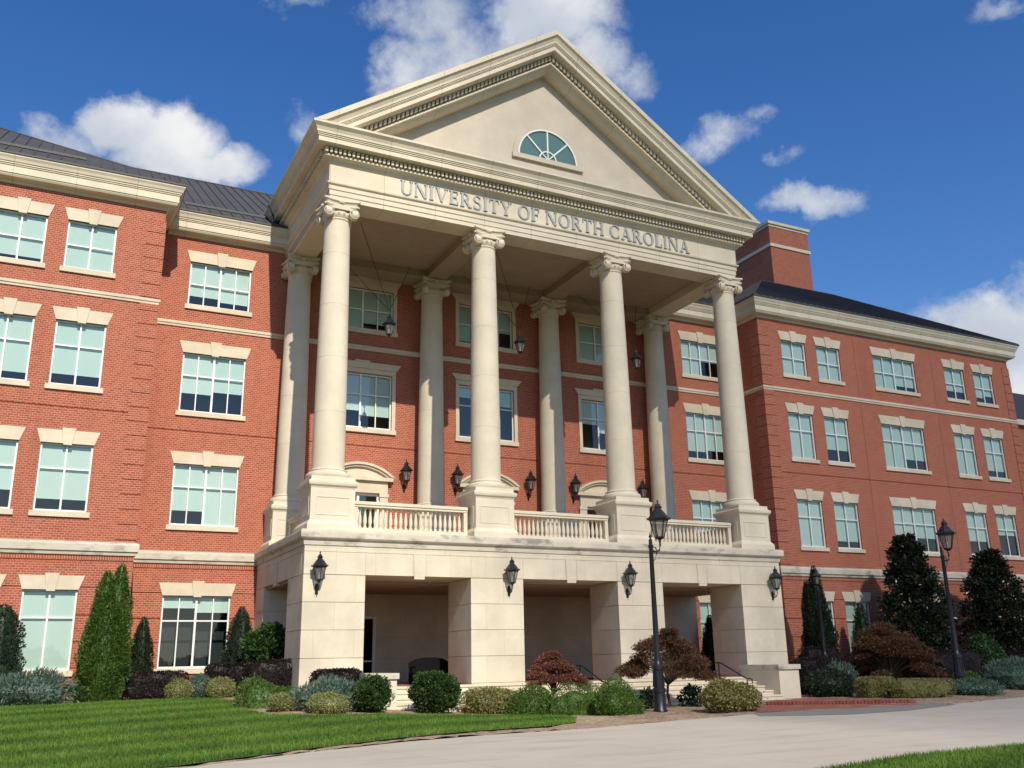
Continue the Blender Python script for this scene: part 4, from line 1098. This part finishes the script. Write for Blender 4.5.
def blob_crown(a, b, c, zc, n, L, Wd, seed, p=2., amp=.18, k=10, spread=.8, droop=0., inner=.25, upbias=0., zmin=0.0):
    """superellipsoid crown of many leaves; returns quads"""
    g = np.random.default_rng(seed); D3 = dirs_on_sphere(n, g); st = np.random.default_rng(seed+99)
    lobes = [(lambda cc, w: (cc/np.linalg.norm(cc), w))(st.normal(0, 1, 3), st.uniform(-.5, 1)) for _ in range(k)]
    def lf(d):
        f = np.zeros(len(d))
        for cc, w in lobes: f += w*np.clip((d@cc-.6)/.4, 0, 1)**1.5
        return 1+amp*(f-.25)
    r = 1/((np.abs(D3[:, 0]/a)**p+np.abs(D3[:, 1]/b)**p+np.abs(D3[:, 2]/c)**p)**(1/p))*lf(D3)
    # weight samples by surface area
    keep = g.random(n) < np.clip((r/r.max())**2*1.6, .15, 1); D3, r = D3[keep], r[keep]
    q = 1-inner*g.random(len(r))**2.2
    q = np.where(g.random(len(r)) < .06, 1+g.uniform(0, .16 if p < 3 else .05, len(r)), q)
    P = D3*(r*q)[:, None]; P[:, 2] += zc; ok = P[:, 2] > zmin; P, D3 = P[ok], D3[ok]
    N = D3/np.array([a, b, c]); N /= np.linalg.norm(N, axis=1)[:, None]; N[:, 2] += upbias
    Q = leaves(P, N, L, Wd, g, spread, droop)
    return Q, lf

def shrub(name, label, cat, loc, a, b, c, m, n, L, Wd, seed, zc=None, group=None, p=2., amp=.18, spread=.8, droop=0., inner=.25, upbias=0., rz=0., k=10, sc=.84):
    zc = c*.82 if zc is None else zc
    t = thing(name, label, cat, loc, rz, group)
    Q, lf = blob_crown(a, b, c, zc, n, L, Wd, seed, p, amp, k, spread, droop, inner, upbias)
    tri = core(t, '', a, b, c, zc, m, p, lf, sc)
    f1 = raw_mesh('foliage', Q, 4, m, t)
    tw = MB(); g = random.Random(seed)
    tw.tube([(0, 0, -.1), (.01, 0, c*.7), (0, .02, zc)], [.03, .024, .012], 6)
    for i in range(4):
        an = g.uniform(0, 6.28); tw.tube([(0, 0, .05), (math.cos(an)*a*.3, math.sin(an)*b*.3, zc*.6), (math.cos(an)*a*.6, math.sin(an)*b*.6, zc)], [.018, .013, .006], 5)
    tw.build('stem', 'bark', t)
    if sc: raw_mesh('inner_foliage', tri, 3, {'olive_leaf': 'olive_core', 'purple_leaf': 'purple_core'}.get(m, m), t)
    return t
def cone_shrub(name, label, cat, loc, tips, m, n, L, Wd, seed, group=None, prof=None):
    """upright conifer: tips = [(dx, dy, height, radius)], flame shaped spires merged at the base"""
    t = thing(name, label, cat, loc, 0, group); g = np.random.default_rng(seed); Qs = []; Ts = []
    prof = prof or (lambda h: np.clip(1.42*(h+.06)**.30*(1-h)**.74, 0, 1.08))
    for dx, dy, H, rr in tips:
        h = g.random(n*2); rad = prof(h); k = g.random(n*2) < rad; h, rad = h[k][:n], rad[k][:n]; ph = g.uniform(0, 2*np.pi, len(h))
        lump_ = 1+.12*np.sin(ph*3+h*17+seed)+.10*np.sin(ph*5-h*23)+.06*np.sin(ph*9+h*41)
        q = (1-.32*g.random(len(h))**2)*rad*rr*lump_
        P = np.stack([dx*(.35+.65*h)+q*np.cos(ph), dy*(.35+.65*h)+q*np.sin(ph), h*H], 1)
        N = np.stack([np.cos(ph)*.7, np.sin(ph)*.7, .75+0*ph], 1); Qs.append(leaves(P, N, L, Wd, g, .33))
        b = MB(); hs = np.linspace(0, .97, 14); b2 = MB(); b2.lathe([(max(.01, float(prof(np.array([x]))[0])*rr*.80), x*H) for x in hs], 12)
        V = [(v[0]+dx*(.35+.65*v[2]/H), v[1]+dy*(.35+.65*v[2]/H), v[2]) for v in b2.v]
        for f in b2.f[:-2]: Ts += [V[f[0]], V[f[1]], V[f[2]], V[f[3]]]
    raw_mesh('foliage', np.concatenate(Qs), 4, m, t)
    raw_mesh('inner_foliage', np.array(Ts), 4, m, t)
    tr = MB()
    for dx, dy, H, rr in tips: tr.tube([(dx*.3, dy*.3, -.1), (dx*.35, dy*.35, .3), (dx, dy, H*.9)], [.07, .06, .01], 7)
    tr.build('trunk', 'bark', t)
    return t
def at(x, y): return (x, y, float(terr(x, y))-.01)

# left of the portico
cone_shrub('yew_shrub', 'dark green rounded yew cut off by the left edge of the picture', 'shrub', at(-16.95, 2.6), [(0, 0, 2.75, .70)], 'yew_leaf', 10000, .08, .018, 21, prof=lambda h: np.clip((1-h**3.2)**.6*(.82+.3*h), 0, 1))
cone_shrub('arborvitae', 'tall light green arborvitae with two pointed tips against the left wing', 'tree', at(-14.18, 2.2), [(.32, 0, 3.98, .66), (-.06, .05, 3.76, .64), (.04, -.08, 3.2, .82)], 'arborvitae_leaf', 17000, .08, .015, 22)
cone_shrub('conifer', 'small dark pointed conifer between the tall arborvitae and the ground floor window', 'tree', at(-12.84, 4.9), [(0, 0, 2.50, .47)], 'dark_conifer_leaf', 9000, .07, .014, 23)
cone_shrub('conifer', 'dark pointed conifer at the right edge of the left ground floor window', 'tree', at(-9.86, 4.4), [(.06, 0, 2.85, .68)], 'dark_conifer_leaf', 12000, .07, .015, 24)
def tufted(name, label, cat, loc, a, b, c, m, seed, tufts, L, Wd, nl, zc=None, trunk=True, r=.26, sq=.75):
    """open shrub built of separate leaf tufts on limbs"""
    t = thing(name, label, cat, loc); g = np.random.default_rng(seed); zc = c*.95 if zc is None else zc; Qs = []; lim = MB(); C_ = []
    D3 = dirs_on_sphere(tufts, g); rr = g.uniform(.35, 1., tufts)**.5
    for d, q in zip(D3, rr):
        ctr = np.array([d[0]*a*q, d[1]*b*q, zc+d[2]*c*q]); 
        if ctr[2] < .1: ctr[2] = .1+.15*g.random()
        s = r*g.uniform(.7, 1.25); dd = dirs_on_sphere(nl, g); P = ctr+dd*(s*g.random(nl)**.45)[:, None]*np.array([1, 1, sq])
        nn = dd+np.array([0, 0, .35])+(ctr-np.array([0, 0, zc]))/max(a, c)*.6; Qs.append(leaves(P, nn, L, Wd, g, .55)); C_.append(ctr)
        if trunk: lim.tube([(0, 0, max(.1, ctr[2]*.3)), tuple(ctr*np.array([.55, .55, .8])), tuple(ctr)], [.03, .02, .008], 5)
    raw_mesh('foliage', np.concatenate(Qs), 4, m, t)
    lim.tube([(0, 0, -.1), (.02, 0, zc), (0, .02, zc+c*.7)], [.06, .045, .01], 7); lim.build('trunk', 'bark', t)
    return t
tufted('broadleaf_shrub', 'loose bright green broadleaf shrub against the left side of the portico', 'shrub', at(-9.25, 3.0), .62, .55, 1.0, 'broad_leaf', 25, 64, .14, .04, 130, 1.25, r=.24)
tag(raw_mesh('ground_cover', blob_crown(.45, .4, .3, .2, 1500, .07, .02, 26)[0]+np.array([*at(-14.9, 1.7)]), 4, 'shrub_leaf'), 'low dark green ground cover at the foot of the tall arborvitae', 'shrub')
J = dict(amp=.35, spread=.55, inner=.5, upbias=.5, k=16)
shrub('juniper', 'wide blue green juniper below the leftmost ground floor window', 'shrub', at(-16.1, 1.2), 1.15, .75, .44, 'juniper_leaf', 9000, .16, .018, 31, **J)
shrub('juniper', 'spreading blue green juniper between two yellow green globes before the portico', 'shrub', at(-9.22, -3.9), .92, .62, .36, 'juniper_leaf', 7500, .14, .016, 32, **J)
HG = 'clipped purple hedges'
HK = dict(p=6., amp=.06, spread=.7, inner=.12, k=14, sc=.93)
def hedge(label, x, y, w, d, h, seed, m='purple_leaf', rz=0., L=.055, n=9000, grp=HG):
    return shrub('clipped_hedge', label, 'hedge', at(x, y), w/2, d/2, h/2, m, n, L, .018, seed, h/2, grp, rz=rz, **HK)
hedge('low purple hedge right of the tall arborvitae', -12.60, 2.6, 1.95, .8, .80, 41)
hedge('purple hedge directly under the right half of the ground floor window left of the portico', -10.38, 3.3, 1.35, .8, 1.0, 42)
hedge('largest purple hedge, beside the left end pier', -9.56, .4, 1.75, .9, 1.10, 43)
hedge('purple hedge in front of the left end pier under its lantern', -8.36, -2.1, 1.42, .7, .95, 44)
GK = dict(amp=.05, spread=.7, inner=.12, k=10, sc=.93)
def globe(label, x, y, rx, h, seed, m='globe_leaf'):
    return shrub('globe_shrub', label, 'shrub', at(x, y), rx, rx, h*.56, m, 5200, .045, .014, seed, h*.46, 'clipped globe shrubs', **GK)
globe('yellow green clipped globe touching the low purple hedge, left of the bluish one', -11.96, 2.3, .40, .58, 51)
globe('bluish green globe between two yellow green globes under the window', -11.27, 2.9, .37, .68, 52, 'juniper_leaf')
globe('yellow green clipped globe just right of the bluish globe', -10.68, 2.5, .42, .58, 53)
globe('smallest yellow green globe at the left foot of the spreading juniper', -10.3, -3.9, .29, .40, 54)
globe('widest yellow green globe, in front of the spreading juniper', -9.33, -4.75, .50, .46, 55)
shrub('spreading_shrub', 'low bright green spreading shrub before the largest purple hedge', 'shrub', at(-10.42, -2.5), .78, .6, .55, 'spread_leaf', 11000, .07, .013, 61, zc=.1, amp=.4, k=20, upbias=.4, sc=.74)
tufted('boxwood', 'dense green knobbly shrub at the left of the entrance steps', 'shrub', at(-8.10, -4.4), .44, .42, .38, 'shrub_leaf', 62, 75, .055, .02, 210, .42, r=.17, sq=.9)
tufted('boxwood', 'big round dark green shrub standing in front of the steps', 'shrub', at(-6.14, -3.9), .58, .56, .48, 'shrub_leaf', 63, 120, .06, .021, 240, .53, r=.19, sq=.9)
shrub('low_shrub', 'low yellow green shrub with brown tips beside the big round shrub', 'shrub', at(-4.30, -3.6), .90, .6, .36, 'olive_leaf', 8000, .06, .02, 64, amp=.2, p=2.6)
MG = 'low green mounded shrubs before the steps'
shrub('mounded_shrub', 'left low green mound under the small red maple', 'shrub', at(-3.56, -4.7), .76, .65, .68, 'spread_leaf', 13000, .07, .013, 65, zc=.10, group=MG, amp=.4, k=20, upbias=.4, sc=.74)
shrub('mounded_shrub', 'middle low green mound right of the small red maple', 'shrub', at(-2.62, -5.4), .82, .65, .58, 'spread_leaf', 13000, .07, .013, 66, zc=.10, group=MG, amp=.4, k=20, upbias=.4, sc=.74)
shrub('mounded_shrub', 'right low green mound, nearest to the lamp post', 'shrub', at(-1.72, -6.2), .72, .65, .60, 'spread_leaf', 13000, .07, .013, 67, zc=.10, group=MG, amp=.4, k=20, upbias=.4, sc=.74)
shrub('low_shrub', 'variegated yellow green shrub right of the lamp post', 'shrub', at(1.30, -7.2), .92, .65, .40, 'olive_leaf', 9000, .065, .024, 68, amp=.25, k=16)
shrub('nandina', 'small dark leafy plant just left of the lamp post foot', 'plant', at(.44, -4.4), .26, .26, .3, 'dark_conifer_leaf', 700, .13, .035, 69, amp=.4, sc=0, inner=.8)
shrub('nandina', 'dark leafy plant just right of the lamp post foot', 'plant', at(1.84, -4.6), .40, .35, .3, 'dark_conifer_leaf', 900, .13, .035, 70, amp=.4, sc=0, inner=.8)

def maple(name, label, loc, a, b, z0, z1, m, seed, layers=26, nl=700, L=.085, Wd=.012):
    """weeping cut-leaf maple: tiers of drooping feathery leaves on twisting limbs"""
    t = thing(name, label, 'tree', loc); g = np.random.default_rng(seed); Qs = []; lim = MB()
    zt = z0+.12
    for i in range(layers):
        an = g.uniform(0, 2*np.pi); q = g.random()**.6; zc = z0+.15+(z1-z0-.22)*(1-q**1.7)*g.uniform(.75, 1.02)
        ctr = np.array([math.cos(an)*a*q*.86, math.sin(an)*b*q*.86, zc]); s = a*.30*g.uniform(.6, 1.35)
        d = dirs_on_sphere(nl, g); r_ = g.random(nl)**.5; P = ctr+d*np.array([s, s*.85, s*.30])*r_[:, None]
        P[:, 2] -= (np.hypot(P[:, 0]/a, P[:, 1]/b)**2)*.10*(z1-z0)
        out = P*np.array([1, 1, 0]); out /= np.linalg.norm(out, axis=1)[:, None]+1e-6
        Qs.append(leaves(P, out+np.array([0, 0, -.1]), L, Wd, g, .55, .2))
        lim.tube([(0, 0, z0*.75), tuple(ctr*np.array([.35, .35, 0])+np.array([0, 0, z0+(zc-z0)*.5])), tuple(ctr*np.array([.75, .75, 0])+np.array([0, 0, zc])), tuple(ctr)], [.02, .014, .009, .004], 5)
    raw_mesh('foliage', np.concatenate(Qs), 4, m, t)
    lim.tube([(.05, 0, -.1), (-.03, .02, z0*.5), (.02, 0, z0+.1), (0, 0, z0+.4)], [.05, .04, .03, .012], 8); lim.build('trunk', 'bark', t)
    return t
maple('japanese_maple', 'small domed red cut-leaf maple among the green mounds', at(-2.30, -3.6), 1.02, .9, .62, 1.66, 'maple_leaf', 71, 30, 700)
maple('japanese_maple', 'bronze red cut-leaf maple behind the tall lamp post', at(1.32, -4.2), 1.52, 1.2, .85, 2.36, 'bronze_maple_leaf', 72, 46, 760)
maple('japanese_maple', 'broad dark red maple in front of the right wing', at(12.85, -2.2), 1.9, 1.5, .60, 2.52, 'bronze_maple_leaf', 73, 60, 800, .10, .015)

# right of the portico
cone_shrub('conifer', 'dark conifer seen through the right-hand doorway opening', 'tree', at(9.35, 3.9), [(0, 0, 3.05, .52)], 'dark_conifer_leaf', 6000, .1, .02, 81)
cone_shrub('arborvitae', 'tall dark twin tipped arborvitae right of the portico', 'tree', at(13.10, 1.6), [(.10, 0, 4.88, .66), (-.42, .0, 4.25, .52), (.1, -.05, 3.6, .84)], 'dark_conifer_leaf', 17000, .085, .017, 82)
cone_shrub('conifer', 'small pointed conifer in front of the second ground floor window of the right wing', 'tree', at(16.62, 2.6), [(0, 0, 3.45, .54)], 'yew_leaf', 5600, .1, .02, 83)
def magnolia(label, loc, a, b, H, seed):
    t = thing('magnolia_tree', label, 'tree', loc, 0, 'dark magnolias before the right wing'); g = np.random.default_rng(seed); Qs = []; lim = MB()
    for i in range(330):
        h = .04+.94*g.random()**1.0; rad = (math.sin(min(1., h*2.4)*math.pi/2)**.6)*(1-h)**.52*1.22; an = g.uniform(0, 2*np.pi); q = g.uniform(.30, 1.05)
        ctr = np.array([math.cos(an)*a*rad*q, math.sin(an)*b*rad*q, h*H]); s = .40*g.uniform(.7, 1.3)*(1-.45*h)
        nl = 90; d = dirs_on_sphere(nl, g); P = ctr+d*(s*g.random(nl)**.5)[:, None]*np.array([1, 1, .75])
        Qs.append(leaves(P, d+np.array([math.cos(an)*.5, math.sin(an)*.5, .3]), .17, .045, g, .5))
        lim.tube([(0, 0, max(.3, ctr[2]-.5)), tuple(ctr*np.array([.6, .6, 1])-np.array([0, 0, .15])), tuple(ctr)], [.035, .022, .006], 5)
    raw_mesh('foliage', np.concatenate(Qs), 4, 'magnolia_leaf', t)
    lim.tube([(0, 0, -.1), (.03, .02, H*.4), (0, 0, H*.92)], [.12, .08, .015], 8); lim.build('trunk', 'bark', t)
magnolia('dark leaved magnolia behind the right-hand lamp post', at(18.65, 1.4), 1.72, 1.5, 6.35, 84)
magnolia('dark leaved magnolia at the right edge of the picture', at(23.95, 1.4), 1.95, 1.5, 5.8, 85)
hedge('purple hedge at the foot of the twin tipped arborvitae', 11.93, .5, 1.8, .8, 1.58, 45)
hedge('tall purple hedge beside the right end of the entrance steps', 10.20, -1.0, 1.7, 1.0, 1.26, 46)
hedge('purple hedge below the magnolia behind the right-hand lamp post', 18.3, -.6, 2.9, .8, 1.36, 47)
hedge('purple hedge below the magnolia at the right edge', 22.7, -.3, 1.7, .8, 1.26, 48)
shrub('low_shrub', 'dark green low shrub in front of the tall purple hedge on the right', 'shrub', at(9.28, -2.7), 1.02, .7, .52, 'dark_conifer_leaf', 7000, .08, .022, 86, amp=.25)
shrub('juniper', 'small blue green juniper under the left side of the broad red maple', 'shrub', at(10.3, -2.1), .5, .45, .55, 'juniper_leaf', 3600, .12, .016, 87, **J)
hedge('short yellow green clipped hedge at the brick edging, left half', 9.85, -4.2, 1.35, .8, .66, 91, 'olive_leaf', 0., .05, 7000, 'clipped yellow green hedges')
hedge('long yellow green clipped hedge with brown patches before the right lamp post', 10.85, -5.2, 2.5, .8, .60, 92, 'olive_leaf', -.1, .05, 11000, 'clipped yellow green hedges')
shrub('rounded_shrub', 'rounded mid green shrub between the two magnolias', 'shrub', at(20.8, -.2), .85, .75, 1.05, 'broad_leaf', 6500, .12, .035, 93, amp=.25)
shrub('juniper', 'large blue green juniper at the right edge before the magnolia', 'shrub', at(17.75, -3.5), 1.3, .8, .58, 'juniper_leaf', 10000, .15, .018, 94, **J)
shrub('juniper', 'low creeping blue green juniper at the foot of the right-hand lamp post', 'shrub', at(13.6, -5.3), 1.1, .6, .26, 'juniper_leaf', 8000, .13, .016, 95, **J)
shrub('rounded_shrub', 'small bright green shrub behind the creeping juniper', 'shrub', at(15.25, -3.5), .48, .42, .38, 'spread_leaf', 3600, .08, .022, 96, amp=.2)
